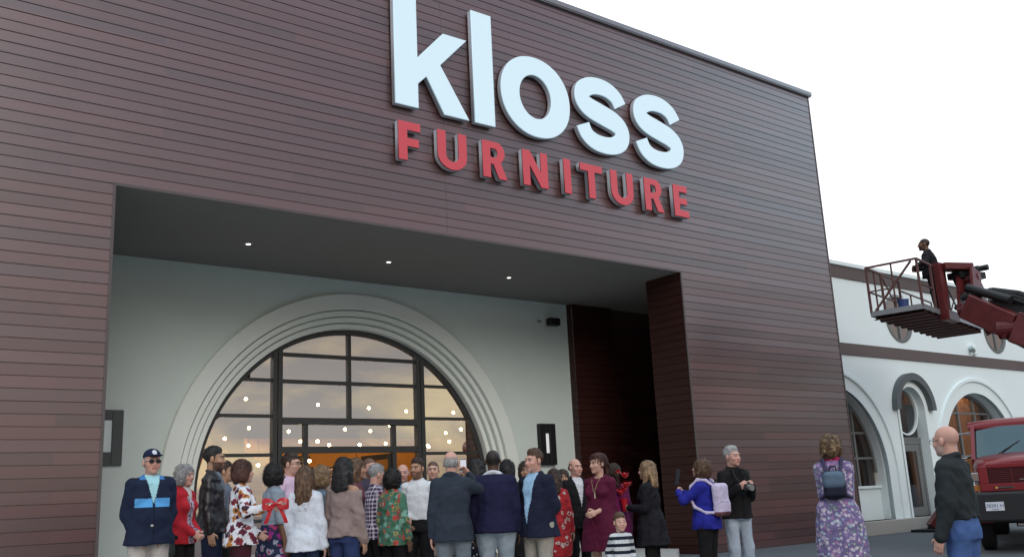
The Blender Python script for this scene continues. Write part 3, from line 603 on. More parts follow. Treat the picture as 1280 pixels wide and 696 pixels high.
class Vol:
    def __init__(s, xs, ys, zs):
        s.ax = (xs, ys, zs); s.F = np.full((len(xs), len(ys), len(zs)), .3, np.float32)
    def sl(s, lo, hi):
        r = []
        for a, l, h in zip(s.ax, lo, hi):
            i = max(0, np.searchsorted(a, l)-1); j = min(len(a), np.searchsorted(a, h)+1)
            if j <= i: return None
            r.append(slice(i, j))
        return tuple(r)
    def put(s, lo, hi, fn, k, op):
        q = s.sl([l-k-.03 for l in lo], [h+k+.03 for h in hi])
        if q is None: return
        X = s.ax[0][q[0]][:, None, None]; Y = s.ax[1][q[1]][None, :, None]; Z = s.ax[2][q[2]][None, None, :]
        d = fn(X, Y, Z); a = s.F[q]
        if op == 'sub': d = -d; h = np.clip(.5-.5*(a-d)/k, 0, 1); s.F[q] = (a*(1-h)+d*h+k*h*(1-h)).astype(np.float32); return
        h = np.clip(.5+.5*(a-d)/k, 0, 1); s.F[q] = (a*(1-h)+d*h-k*h*(1-h)).astype(np.float32)
    def cap(s, p, q, r1, r2, k=.02, op='add'):
        p = np.array(p, float); q = np.array(q, float); e = q-p; ee = max(e@e, 1e-9); R_ = max(r1, r2)
        def fn(X, Y, Z):
            t = np.clip(((X-p[0])*e[0]+(Y-p[1])*e[1]+(Z-p[2])*e[2])/ee, 0, 1)
            return np.sqrt((X-p[0]-t*e[0])**2+(Y-p[1]-t*e[1])**2+(Z-p[2]-t*e[2])**2)-(r1+(r2-r1)*t)
        s.put(np.minimum(p, q)-R_, np.maximum(p, q)+R_, fn, k, op)
    def ell(s, c, r, k=.02, M=None, op='add'):
        c = np.array(c, float); r = np.array(r, float); B = r if M is None else np.full(3, r.max())
        def fn(X, Y, Z):
            x, y, z = X-c[0], Y-c[1], Z-c[2]
            if M is not None: x, y, z = (M[0, 0]*x+M[1, 0]*y+M[2, 0]*z, M[0, 1]*x+M[1, 1]*y+M[2, 1]*z, M[0, 2]*x+M[1, 2]*y+M[2, 2]*z)
            k0 = np.sqrt((x/r[0])**2+(y/r[1])**2+(z/r[2])**2); k1 = np.sqrt((x/r[0]**2)**2+(y/r[1]**2)**2+(z/r[2]**2)**2)
            return k0*(k0-1)/np.maximum(k1, 1e-6)
        s.put(c-B, c+B, fn, k, op)
    def box(s, c, h, r, k=.02, M=None, op='add'):
        c = np.array(c, float); B = np.array(h, float) if M is None else np.full(3, np.linalg.norm(h))
        def fn(X, Y, Z):
            x, y, z = X-c[0], Y-c[1], Z-c[2]
            if M is not None: x, y, z = (M[0, 0]*x+M[1, 0]*y+M[2, 0]*z, M[0, 1]*x+M[1, 1]*y+M[2, 1]*z, M[0, 2]*x+M[1, 2]*y+M[2, 2]*z)
            a, b, d = abs(x)-h[0]+r, abs(y)-h[1]+r, abs(z)-h[2]+r
            return np.sqrt(np.maximum(a, 0)**2+np.maximum(b, 0)**2+np.maximum(d, 0)**2)+np.minimum(np.maximum(np.maximum(a, b), d), 0)-r
        s.put(c-B, c+B, fn, k, op)
    def loft(s, zs, rx, ry, cy, k=.03, cx=None, op='add'):
        zs = np.array(zs, float); cx = [0]*len(zs) if cx is None else cx
        def fn(X, Y, Z):
            z = Z[0, 0]; a = np.interp(z, zs, rx)[None, None]; b = np.interp(z, zs, ry)[None, None]; c = np.interp(z, zs, cy)[None, None]; e = np.interp(z, zs, cx)[None, None]
            x, y = abs(X-e)/a, abs(Y-c)/b
            d = ((x**2.4+y**2.4)**(1/2.4)-1)*np.minimum(a, b)
            return np.maximum(d, np.maximum(zs[0]-Z, Z-zs[-1]))
        m = max(max(rx), max(ry))+max(abs(np.array(cy)))+max(abs(np.array(cx)))
        s.put((-m, -m, zs[0]), (m, m, zs[-1]), fn, k, op)
    def plane(s, n, c, k=.01):         # keep n.p < c
        X = s.ax[0][:, None, None]; Y = s.ax[1][None, :, None]; Z = s.ax[2][None, None, :]
        d = X*n[0]+Y*n[1]+Z*n[2]-c
        s.F = np.maximum(s.F, d).astype(np.float32)
    def wobble(s, amp, freq, seed, amp2=0, fr2=30.):
        near = np.abs(s.F) < .05; I = np.argwhere(near)
        P = np.stack([s.ax[a][I[:, a]] for a in range(3)], 1)
        a_, b_ = math.sin(seed*1.7)*.55, math.cos(seed*2.3)*.45; ca, sa, cb, sb = math.cos(a_), math.sin(a_), math.cos(b_), math.sin(b_)
        P = P @ np.array([[ca, 0, sa], [0, 1, 0], [-sa, 0, ca]]) @ np.array([[1, 0, 0], [0, cb, -sb], [0, sb, cb]])
        d = amp*(vnoise(P*np.array(freq), seed)-.5)*2
        if amp2: d = d+amp2*(vnoise(P*fr2, seed+3)-.5)*2
        s.F[near] -= d.astype(np.float32)
    def nets(s):
        F = s.F; F[0] = F[-1] = .1; F[:, 0] = F[:, -1] = .1; F[:, :, 0] = F[:, :, -1] = .1
        S = F < 0; n = np.zeros(np.array(F.shape)-1, np.uint8)
        cs = [(a, b, c) for a in (0, 1) for b in (0, 1) for c in (0, 1)]
        sh = lambda A, a, b, c: A[a:A.shape[0]-1+a, b:A.shape[1]-1+b, c:A.shape[2]-1+c]
        for c in cs: n += sh(S, *c)
        I = np.argwhere((n > 0) & (n < 8)); vid = np.full(n.shape, -1, np.int32); vid[I[:, 0], I[:, 1], I[:, 2]] = np.arange(len(I))
        acc = np.zeros((len(I), 3)); cnt = np.zeros(len(I))
        val = {c: F[I[:, 0]+c[0], I[:, 1]+c[1], I[:, 2]+c[2]] for c in cs}
        pos = lambda c: np.stack([s.ax[a][I[:, a]+c[a]] for a in range(3)], 1)
        for c in cs:
            for a in range(3):
                if c[a]: continue
                e = list(c); e[a] = 1; e = tuple(e); A, B = val[c], val[e]; m = (A < 0) != (B < 0)
                t = np.where(m, A/np.where(m, A-B, 1), 0); p = pos(c); q = pos(e)
                acc += np.where(m[:, None], p+(q-p)*t[:, None], 0); cnt += m
        V = acc/cnt[:, None]; Q = []
        for a in range(3):
            lo = [slice(None)]*3; hi = [slice(None)]*3; lo[a] = slice(0, -1); hi[a] = slice(1, None)
            A, B = S[tuple(lo)], S[tuple(hi)]; E = np.argwhere(A != B); b, c = (a+1) % 3, (a+2) % 3
            ok = (E[:, b] > 0) & (E[:, c] > 0) & (E[:, b] < F.shape[b]-1) & (E[:, c] < F.shape[c]-1); E = E[ok]
            def g(db, dc):
                J = E.copy(); J[:, b] += db; J[:, c] += dc; return vid[J[:, 0], J[:, 1], J[:, 2]]
            q = np.stack([g(-1, -1), g(0, -1), g(0, 0), g(-1, 0)], 1); fl = A[E[:, 0], E[:, 1], E[:, 2]]
            q = np.where(fl[:, None], q, q[:, ::-1]); Q.append(q)
        Q = np.concatenate(Q); return V, Q[(Q >= 0).all(1)]
def mesh_np(name, V, Q, mat, cols=None, parent=None):
    me = bpy.data.meshes.new(name); me.vertices.add(len(V)); me.vertices.foreach_set('co', V.astype(np.float32).ravel())
    me.loops.add(Q.size); me.loops.foreach_set('vertex_index', Q.astype(np.int32).ravel())
    me.polygons.add(len(Q)); me.polygons.foreach_set('loop_start', np.arange(0, Q.size, 4, dtype=np.int32)); me.polygons.foreach_set('loop_total', np.full(len(Q), 4, np.int32))
    me.polygons.foreach_set('use_smooth', np.ones(len(Q), bool)); me.update(calc_edges=True); me.validate()
    if cols is not None:
        at = me.color_attributes.new('Col', 'FLOAT_COLOR', 'POINT'); at.data.foreach_set('color', np.concatenate([cols, np.ones((len(V), 1))], 1).astype(np.float32).ravel())
    me.materials.append(mat); o = bpy.data.objects.new(name, me); COL.objects.link(o)
    if parent: o.parent = parent
    return o
def C3(V, c): return np.tile(np.array(c, float), (len(V), 1))
def relax(V, Q, it=1):
    for _ in range(it):
        acc = np.zeros_like(V); cnt = np.zeros(len(V))
        for k in range(4):
            a, b = Q[:, k], Q[:, (k+1) % 4]; np.add.at(acc, a, V[b]); np.add.at(acc, b, V[a]); np.add.at(cnt, a, 1); np.add.at(cnt, b, 1)
        V = V*.5+.5*acc/np.maximum(cnt, 1)[:, None]
    return V

# cloth patterns, functions of position on the garment
def voro(P, sc, s):
    P = P*sc; I = np.floor(P); best = np.full(len(P), 9.); bid = np.zeros(len(P)); off = np.zeros((len(P), 3))
    for a in (-1, 0, 1):
        for b in (-1, 0, 1):
            for c in (-1, 0, 1):
                J = I+np.array([a, b, c]); h = [hsh(J[:, 0], J[:, 1], J[:, 2], s+q) for q in range(3)]
                d = J+np.stack(h, 1)-P; l = np.sqrt((d**2).sum(1)); m = l < best
                best[m] = l[m]; bid[m] = hsh(J[:, 0], J[:, 1], J[:, 2], s+7)[m]; off[m] = d[m]
    return best, bid, off
def floral(P, base, cols, sc, thr, s=0., lobes=5):
    d, i, o = voro(P, sc, s); ang = np.arctan2(o[:, 2], o[:, 0]+o[:, 1]); r = d*(1+.12*np.sin(ang*lobes+i*9))+.42*(vnoise(P*sc*3.1, s)-.5)+.2*(vnoise(P*sc*7, s+2)-.5)
    out = C3(P, base); n = len(cols)
    for k, c in enumerate(cols):
        m = (i*n >= k) & (i*n < k+1); out[m & (r < thr)] = c
        if k % 2 == 0: out[m & (r < thr*.42)] = cols[(k+1) % n]
    return out
def plaid(P, base, c1, c2, w=.045):
    u = np.where(np.abs(P[:, 0]) < .13, P[:, 0], P[:, 1]); out = C3(P, base)
    a = np.abs((u/w) % 1-.5) < .17; b = np.abs((P[:, 2]/w) % 1-.5) < .17; out[a] = c1; out[b] = c1; out[a & b] = c2
    return out

HAIRC = dict(black=(.012, .011, .011), dbrown=(.035, .019, .012), brown=(.075, .04, .022), lbrown=(.17, .105, .06), blonde=(.36, .25, .13), grey=(.27, .27, .27), white=(.42, .42, .41), auburn=(.06, .022, .016))
SKINC = dict(fair=(.56, .34, .26), pink=(.58, .33, .26), tan=(.42, .245, .16), olive=(.34, .20, .13), brown=(.17, .085, .05), dark=(.075, .038, .024))

def ik(S, Wp, l1, l2, pole):
    d = Wp-S; n = np.linalg.norm(d); m = (l1+l2)*.995
    if n > m: Wp = S+d/n*m; n = m
    u = (Wp-S)/n; a = (l1*l1-l2*l2+n*n)/(2*n); h = math.sqrt(max(0, l1*l1-a*a)); p = np.array(pole, float); p = p-u*(p@u); p /= np.linalg.norm(p)
    return S+u*a+p*h, Wp
ARM = dict(   # wrist target for the left (+x) side, elbow pole, finger curl
    side=((.228, -.03, .855), (.25, 1, 0), .35), sideb=((.222, .03, .85), (.2, 1, 0), .35), pocket=((.128, -.05, .90), (.8, 1, 0), .1), clasp=((.050, -.215, 1.03), (.28, .9, -.3), .7),
    clasplow=((.05, -.19, .95), (.28, .9, -.2), .7), phone=((.10, -.30, 1.49), (1, 0, -1), .8), cam=((.09, -.25, 1.235), (.35, .6, -1), .9), hold=((.13, -.31, 1.12), (.3, .8, -.6), .7),
    holdlow=((.12, -.27, .98), (.8, .6, -.2), .5), rail=((.2, -.32, 1.08), (1, .5, -.5), .9), back=((.08, .17, .98), (1, .6, 0), .6), up=((.17, -.21, 1.50), (.9, -.3, -.9), .8), bagstrap=((.14, -.14, 1.18), (1, .4, -.6), .8))

def person(key, label, loc, H, rot, sex='m', bulk=1., belly=0., skin='fair', hair=('short', 'dbrown'), yaw=0., pitch=0., aL='side', aR='side', top=None, bottom=None, hs=1.06, beard=None,
           glasses=None, fine=.0062, lean=0., group='people gathered in front of the store', lips=(.42, .17, .15), sleeve_k=1.):
    seed = sum(map(ord, key)) % 97; fem = sex == 'f'
    sw = (.143 if fem else .163)*(.6+.4*bulk); bx = bulk
    top = top or {}; bottom = bottom or {}
    # joints
    J = {}
    hc = np.array([0, -.012-lean*.5, 1.628]); 
    if hs != 1.: hc[2] = 1.75-.118*hs
    cy_, sy_ = math.cos(R(yaw)), math.sin(R(yaw)); cp_, sp_ = math.cos(R(pitch)), math.sin(R(pitch))
    Rh = np.array([[cy_, -sy_, 0], [sy_, cy_, 0], [0, 0, 1]]) @ np.array([[1, 0, 0], [0, cp_, -sp_], [0, sp_, cp_]])
    hp = lambda x, y, z: hc+Rh @ (np.array([x, y, z])*hs)
    neck = np.array([0, .018-lean*.35, 1.472-max(0, hs-1.06)*.25])
    shz = neck[2]-(.088 if fem else .082)
    arms = []
    for sx, a in ((1, aL), (-1, aR)):
        tgt, pole, curl = ARM[a] if isinstance(a, str) else a
        S = np.array([sx*sw, .012-lean*.3, shz]); T = np.array([sx*tgt[0]*(.6+.4*bulk) if abs(tgt[0]) > .2 else sx*tgt[0], tgt[1], tgt[2]]); E, Wp = ik(S, T, .285, .255, (sx*pole[0], pole[1], pole[2])); arms.append((sx, S, E, Wp, curl))
    # ---------------- body
    hb = .12*hs; fx = [(hc[0], hb, fine)]; fy = [(hc[1], hb+.01, fine)]; fz = [(hc[2], hb+.02, fine)]; hands = []
    for sx, S, E, Wp, curl in arms:
        d = (Wp-E)/np.linalg.norm(Wp-E); c = Wp+d*.08; hands.append((c, d))
        if not (aL if sx > 0 else aR) == 'pocket':
            fx.append((c[0], .10, .0085)); fy.append((c[1], .10, .0085)); fz.append((c[2], .11, .0085))
    ax_ = max(.36, max(abs(a[3][0])+.2 for a in arms), max(abs(a[2][0])+.12 for a in arms)); y0 = min(-.30, min(a[3][1]-.22 for a in arms)); y1 = max(.26, max(a[2][1]+.1 for a in arms)); 
    zt = max(1.80, max(a[3][2] for a in arms)+.25)
    v = Vol(axis(-ax_, ax_, .016, fx), axis(y0, y1, .016, fy), axis(-.01, zt, .018, fz))
    b = .9 if fem else 1.
    v.ell((0, .01, .95), (.165*bx, .115*bx, .12), .05); v.ell((0, -.0, 1.09), (.128*bx*b, .098*bx, .14), .05); v.ell((0, .005, 1.27), (.155*bx*b, .105*bx, .16), .05)
    if belly: v.ell((0, -.06, 1.07), (.125*bx, .06+.06*belly, .13), .05)
    for s_ in (-1, 1): v.cap((s_*.05, .018, shz+.05), (s_*(sw-.015), .01-lean*.3, shz+.0), .045, .045, .05)
    v.cap(neck-np.array([0, 0, .06]), hc+Rh @ np.array([0, .02, -.05])*hs, .06 if not fem else .052, .056*hs if not fem else .047*hs, .025)
    for s_ in (-1, 1):
        v.cap((s_*.09*bx, .01, .92), (s_*.10, -.01, .50), .088*bx, .056, .03); v.cap((s_*.10, -.01, .50), (s_*.105, .02, .09), .056, .038, .02); v.cap((s_*.105, .03, .05), (s_*.125, -.13, .035), .038, .03, .02)
    for (sx, S, E, Wp, curl), (hcn, d) in zip(arms, hands):
        v.cap(S, E, .052*(.5+.5*bulk), .040, .03); v.cap(E, Wp, .042, .027, .02)
        # palm, four fingers and a thumb
        inn = np.array([-sx, 0, 0.]) if abs(d[0]) < .6 else np.array([0, -1., 0]); inn = inn-d*(inn@d); inn /= np.linalg.norm(inn)     # palm normal
        if d[2] > .1 or abs(Wp[0]) < .16 and d[2] > -.5: inn = np.array([-sx*.7, .7, 0.]); inn -= d*(inn@d); inn /= np.linalg.norm(inn)
        sd_ = np.cross(d, inn)*sx; sd_ /= np.linalg.norm(sd_)          # towards the thumb
        if sd_[1] > 0 and d[2] < .1: sd_ = -sd_
        pm = np.stack([sd_, inn, d], 1); v.ell(Wp+d*.045, (.040, .017, .052), .015, pm)
        for q, ln in enumerate((.070, .078, .073, .058)):
            b0 = Wp+d*.082+sd_*(.030-.0195*q); a1 = curl*.9; a2 = curl*2.0
            m1 = b0+(d*math.cos(a1)+inn*math.sin(a1))*ln*.52; m2 = m1+(d*math.cos(a2)+inn*math.sin(a2))*ln*.52
            v.cap(b0-d*.01, m1, .0095, .0086, .006); v.cap(m1, m2, .0086, .0072, .004)
        t0 = Wp+d*.03+sd_*.03; t1 = t0+(d*.6+sd_*.75+inn*.25)*.036; t2 = t1+(d*.85+sd_*.15+inn*.5)*.033; v.cap(t0, t1, .013, .011, .01); v.cap(t1, t2, .011, .0085, .004)
    E_ = lambda c, r, k=.02, op='add': v.ell(hp(*c), np.array(r)*hs, k*hs, Rh, op)
    E_((0, .015, .032), (.074, .092, .084), .02); E_((0, -.03, -.02), (.060, .062, .078), .025); E_((0, -.036, -.07), (.048 if fem else .053, .05, .042), .025); E_((0, -.072, -.098), (.02, .018, .016), .02)
    kid = hs > 1.2
    if not kid: E_((0, -.083, .028), (.046, .014, .011), .012)
    for s_ in (-1, 1):
        E_((s_*.032, -.102, .004), (.018, .014, .012), .012, 'sub'); E_((s_*.030, -.0755, .002), (.0135, .0125, .0115), .008); E_((s_*.042, -.062, -.03), (.028, .026, .030) if kid else (.022, .022, .022), .02); E_((s_*.077, .012, -.008), (.011, .020, .031), .008)
    v.cap(hp(0, -.086, .002 if kid else .008), hp(0, -.098 if kid else -.106, -.028), .006*hs if kid else .008*hs, .009*hs if kid else .0125*hs, .010); v.cap(hp(-.012, -.094, -.032), hp(.012, -.094, -.032), .008*hs, .008*hs, .008)
    E_((0, -.089, -.056), (.022, .010, .006), .006); E_((0, -.087, -.067), (.019, .010, .007), .006)
    V, Q = v.nets(); V = relax(V, Q, 1)
    sk = np.array(SKINC[skin]); cols = C3(V, sk); P = (V-hc) @ Rh/hs; x, y, z = P.T; ax2 = np.abs(x); hd = (np.abs(z) < .16) & (ax2 < .1)
    fr_ = hd & (y < -.04)
    cols *= (1+.10*(vnoise(V*25, seed)-.5))[:, None]
    ck = fr_ & (ax2 > .02) & (ax2 < .06) & (z < -.015) & (z > -.05); cols[ck] = cols[ck]*np.array([1.08, .93, .91])
    lp = fr_ & (ax2 < .024) & (z > -.074) & (z < -.050) & (y < -.075); cols[lp] = np.array(lips)*(.5+.5*sk[0]/.56)
    e0 = np.hypot((ax2-.031)/.0135, (z-.002)/.0055); cols[fr_ & (e0 < 1)] = .25+.3*sk; cols[fr_ & (np.hypot(ax2-.031, z-.002) < .0068)] = (.02, .015, .012); cols[fr_ & (e0 > .9) & (e0 < 1.7) & (z > .003)] = sk*.28
    hcol = np.array(HAIRC[hair[1]])
    bw = fr_ & (ax2 > .013) & (ax2 < .05) & (np.abs(z-.0235+.12*np.maximum(0, ax2-.035)) < .0045); cols[bw] = hcol*.8+sk*.12 if not kid else hcol*.4+sk*.5
    if beard:
        bc = np.array(HAIRC[beard[0]]); m = hd & (y < .012) & (z < -.035-.35*np.maximum(0, -y-.05)+.0) & (z > -.135) & ~lp & ~((ax2 < .012) & (z > -.045)); cols[m] = bc*beard[1]+cols[m]*(1-beard[1])
        ms = fr_ & (ax2 < .03) & (np.abs(z+.046) < .006); cols[ms] = bc*beard[1]+cols[ms]*(1-beard[1])
    if hair[0] in ('buzz', 'fringe', 'bald', 'short', 'flat', 'tail', 'cap'):
        jit = .012*(vnoise(V*60, seed)-.5)
        hl = z+jit > np.interp(y, [-.09, -.055, -.03, -.01, .02, .045, .10], [.066, .050, .046, -.012, .012, -.03, -.062])
        if hair[0] in ('fringe', 'bald'): hl = hl & (z+jit < .050+.25*np.maximum(0, y-.05)*0) & (y > -.012)
        m = hd & hl & ~((ax2 > .074) & (z < .03)); st_ = dict(buzz=.88, fringe=.7, bald=.10).get(hair[0], .93); cols[m] = hcol*st_+cols[m]*(1-st_)
    root = mesh_np('person', V, Q, M_SKIN, cols); root.location = loc; root.rotation_euler = (0, 0, R(rot)); s_ = H/1.75; root.scale = (s_, s_, s_); tag(root, label, 'person', group)
    # ---------------- hair
    hk = hair[0]
    if hk not in ('buzz', 'bald'):
        lowz = dict(short=-.14, fringe=-.14, bob=-.2, curlybob=-.2, long=-.42, longs=-.34, curly=-.2, cap=-.14, tail=-.28, flat=-.14)[hk]
        g = .0065; hv = Vol(axis(hc[0]-.17*hs, hc[0]+.17*hs, g, []), axis(hc[1]-.18*hs, hc[1]+.2*hs, g, []), axis(hc[2]+lowz*hs-.04, hc[2]+.19*hs, g, []))
        HE = lambda c, r, k=.02, op='add': hv.ell(hp(*c), np.array(r)*hs, k*hs, Rh, op)
        th = dict(short=.010, fringe=.005, cap=.007, flat=.012).get(hk, .012)
        if hk in ('short', 'flat'): HE((0, .028, .047), (.0765, .092, .087), .01); HE((0, .0, .088), (.058, .070, .046), .02)
        elif hk == 'tail': HE((0, .030, .044), (.081, .096, .091), .01); HE((0, -.02, .09), (.055, .06, .035), .02)
        elif hk in ('fringe', 'cap'): HE((0, .042, -.002), (.0765, .070, .058), .01)
        else: HE((0, .018, .034), (.075+th, .093+th, .085+th), .01)
        if hk in ('bob', 'curlybob', 'long', 'longs', 'curly'):
            w = .018 if hk == 'curly' else .013 if hk == 'curlybob' else .008
            for sgn in (-1, 1): HE((sgn*.062, .012, -.03), (.034+w, .06+w*.5, .09), .03)
            HE((0, .07, -.03), (.075+w, .05+w, .095), .03)
            if hk == 'curly': HE((0, .01, .06), (.095, .105, .075), .02)
        if hk in ('long', 'longs'):
            ln = -.36 if hk == 'long' else -.26
            hv.loft([hc[2]+ln*hs, hc[2]-.2*hs, hc[2]-.06*hs, hc[2]+.03], [.07, .105, .102, .09], [.032, .045, .06, .06], [.075, .085, .07, .05], .03)
            for sgn in (-1, 1): hv.cap(hp(sgn*.075, .015, -.05), hp(sgn*.088, -.01, ln*.75), .035, .026, .03)
        if hk == 'tail': HE((0, .11, .0), (.035, .04, .045), .02); hv.cap(hp(0, .125, -.01), hp(0, .12, -.2), .038, .018, .02)
        # open the face of the longer styles; short styles sink into the skull at the hairline
        if hk in ('short', 'flat', 'cap', 'tail', 'fringe'): pass
        elif hk in ('curly',): HE((0, -.105, -.035), (.052, .075, .085), .01, 'sub')
        else: HE((0, -.10, -.045), (.060, .085, .10), .012, 'sub')
        if hk in ('long', 'longs', 'bob', 'tail'): hv.wobble(.005, (38, 38, 7), seed, .002, 70)
        elif hk == 'curly': hv.wobble(.017, (26, 26, 24), seed, .006, 80)
        elif hk in ('curlybob',): hv.wobble(.010, (34, 34, 30), seed, .006, 80)
        else: hv.wobble(.0055, (45, 28, 45), seed, .004, 95)
        hV, hQ = hv.nets()
        if len(hQ):
            st_ = vnoise(hV*np.array([70, 70, 9]), seed); hcols = hcol[None]*(.65+.8*st_)[:, None]
            if len(hair) > 2: m = np.clip((vnoise(hV*np.array([60, 60, 18]), seed+5)-.35)/.35, 0, 1)[:, None]*.8; hcols = hcols*(1-m)+m*np.array(HAIRC[hair[2]])*(.7+.6*st_)[:, None]
            # loose strands laid over the mass so that its outline is not a clean shell
            rs = np.random.RandomState(seed); ns = dict(short=900, flat=900, cap=150, fringe=250).get(hk, 1500)
            pick = hV[rs.randint(0, len(hV), ns)]; ctr_ = hp(0, .02, .02); out_ = pick-ctr_; out_ /= np.linalg.norm(out_, axis=1)[:, None]
            fl_ = np.array([0, .35, -1.0]) if hk not in ('short', 'flat') else np.array([.25, .9, .1])
            fl_ = (Rh @ fl_)[None]+rs.normal(0, .9 if 'curly' in hk else .28, (ns, 3)); fl_ -= out_*(fl_*out_).sum(1)[:, None]; fl_ /= np.linalg.norm(fl_, axis=1)[:, None]+1e-6
            sd2 = np.cross(out_, fl_); L_ = (rs.uniform(.012, .03, ns) if hk in ('short', 'flat', 'fringe', 'cap') else rs.uniform(.025, .065, ns))[:, None]*hs; wv = rs.uniform(.0010, .0022, ns)[:, None]*hs
            lift = rs.uniform(.002, .006, ns)[:, None]*(2.0 if 'curly' in hk else 1.)
            cb = rs.normal(0, 1, ns)[:, None]*(.012 if 'curly' in hk else .003)
            pts = [pick-out_*.004, pick+fl_*L_*.4+out_*lift+sd2*cb, pick+fl_*L_*.8+out_*lift*.7-sd2*cb*.5, pick+fl_*L_+out_*lift*.2]
            SV = []; SQ = []; n0 = len(hV)
            for j, p_ in enumerate(pts): w_ = wv*(1 if j < 3 else .3); SV += [p_-sd2*w_, p_+sd2*w_]
            for j in range(3): a0 = n0+np.arange(ns)+2*j*ns; SQ.append(np.stack([a0, a0+ns, a0+3*ns, a0+2*ns], 1))
            sc2 = hcols[rs.randint(0, len(hV), ns)]*rs.uniform(.6, 1.5, ns)[:, None]
            hV = np.concatenate([hV]+SV); hQ = np.concatenate([hQ]+SQ); hcols = np.concatenate([hcols]+[sc2]*8)
            mesh_np('hair', hV, hQ, M_HAIR, hcols, root)
    # ---------------- upper garment
    if top:
        g = top.get('step', .0095); hem = top.get('hem', .86); lo_ = top.get('loose', .016)*.72; ln = top.get('sl', 1.0); ty = top.get('kind', 'shirt')
        zt2 = max(1.56, max(a[2][2] for a in arms)+.12, max(a[3][2] for a in arms)+.12)
        yy0 = min(-.26-.1*belly, min(min(a[2][1], a[3][1]) for a in arms)-.1); yy1 = max(.24, max(max(a[2][1], a[3][1]) for a in arms)+.12); xx = max(.33*max(1, bulk), max(max(abs(a[2][0]), abs(a[3][0])) for a in arms)+.12)
        zlow = min(hem, min(a[3][2] for a in arms))-.07
        gv = Vol(axis(-xx, xx, g, []), axis(yy0, yy1, g, []), axis(zlow, zt2, g, []))
        fl = top.get('flare', 0.); wst = top.get('waist', 0.)
        if fem: zs = [hem, .96, 1.09, 1.27, 1.385, 1.435, 1.47]; rx = [.168+fl, .166+fl*.6, .134-wst, .143, .132, .088, .058]; ry = [.142+fl*.7, .138+fl*.4, .106-wst*.6, .112, .092, .072, .054]
        else: zs = [hem, .96, 1.09, 1.27, 1.39, 1.44, 1.475]; rx = [.184+fl, .172, .150, .160, .136, .086, .063]; ry = [.160+fl*.7, .150, .121, .120, .098, .078, .061]
        if hem > .955: zs, rx, ry = zs[2:], rx[2:], ry[2:]; zs = [hem]+zs; rx = [rx[0]]+rx; ry = [ry[0]]+ry
        if hem < .7: zs = [hem, .75]+zs[1:]; rx = [.20+fl*1.6, .195+fl]+rx[1:]; ry = [.155+fl*1.4, .145+fl]+ry[1:]
        dz = neck[2]-1.46; zs = [z_ if z_ < 1.2 else z_+dz for z_ in zs]
        # clothes follow the torso they cover
        k_ = .5+.5*bulk; rx = [(r*bx if i < len(rx)-2 else r*k_)+lo_*(1 if i < len(rx)-1 else .3) for i, r in enumerate(rx)]; ry = [(r*bx if i < len(ry)-2 else r)+lo_*(.8 if i < len(ry)-1 else .2) for i, r in enumerate(ry)]
        cyv = [(-.3*lean*max(0, (z_-1.0)/.45))+.006 for z_ in zs]
        gv.loft(zs, rx, ry, cyv, .03)
        if belly: gv.ell((0, -.07, 1.06), (.13*bx, .06+.075*belly, .15), .06)
        if fem:
            bu = top.get('bust', 1.)
            for s2 in (-1, 1): gv.ell((s2*.075*bx, -.085*bx, 1.265), (.068*bu, .062*bu, .07*bu), .04)
        for s2 in (-1, 1): gv.cap((s2*.05, .018, shz+.052), (s2*(sw-.012), .01-lean*.3, shz), .046+lo_*.4, .052+lo_*.5, .045)
        sl = []
        for sx, S, E, Wp, curl in arms:
            r0, r1, r2 = .055*k_+lo_*.9, .047*k_+lo_*.8*sleeve_k, .034+lo_*.75*sleeve_k
            gv.cap(S, E, r0, r1, .035); sl.append((S, E, Wp))
            if ln > .5:
                q = E+(Wp-E)*(ln*.98); gv.cap(E, q, r1, r1+(r2-r1)*ln, .025)
            elif ln < .5: pass
        if top.get('collar'):
            n_ = neck+np.array([0, -.006, .0]); cr_ = .066 if not fem else .06
            for k2 in range(16):
                a0 = 2*PI*k2/16; a1 = 2*PI*(k2+1)/16
                if ty in ('jacket', 'polo') and abs(a0+PI/16+PI/2-2*PI) < .35: continue
                pt = lambda a: n_+np.array([math.cos(a)*cr_, math.sin(a)*cr_*.95, .012+.022*math.sin(a)]); gv.cap(pt(a0), pt(a1), .018, .018, .01)
        if top.get('scoop'): gv.ell(neck+np.array([0, -.06, .015]), (.085, .075, top['scoop']), .015, op='sub')
        if ty == 'offshoulder': gv.box(neck+np.array([0, .1, .02]), (.14, .14, .085), .03, .02, op='sub'); gv.box(neck+np.array([-.17, .02, -.03]), (.06, .10, .05), .03, .02, op='sub')
        fo = top.get('fold', 1.); gv.wobble(.007*fo, (7, 7, 3.2), seed, .0022*fo, 26); gv.wobble(.0065*fo, (6, 6, 21), seed+11); gv.wobble(.005*fo, (21, 21, 4), seed+5)
        # trim everything above the neck opening
        tV, tQ = gv.nets(); tV = relax(tV, tQ, 1)
        cf = top.get('col'); cols = cf(tV) if callable(cf) else C3(tV, cf)
        x, y, z = tV.T
        if ty in ('jacket', 'blazer'):
            vz = top.get('vz', 1.16); op_ = (y < -.02) & (np.abs(x) < np.clip((z-vz)*top.get('vw', .30), 0, .075)) & (np.abs(x) < .12); cols[op_] = top['inner']
            lp_ = (y < -.02) & ~op_ & (np.abs(x) < np.clip((z-vz)*top.get('vw', .30), 0, .075)+.006) & (z > vz-.3); cols[lp_] *= .55
            ctr = (y < -.02) & (np.abs(x) < .005) & (z <= vz); cols[ctr] *= .5
        if top.get('belt'): cols[np.abs(z-hem-.01) < .014] = (.02, .015, .012)
        # cuffs and hem read slightly darker because they turn under
        mesh_np(top.get('name', 'shirt'), tV, tQ, top.get('mat', M_CLOTH), cols, root)
        for ex in top.get('extra', ()): ex(root, arms, hands, neck, hc, Rh)
    # ---------------- trousers or tights
    bk = bottom.get('kind', 'trousers')
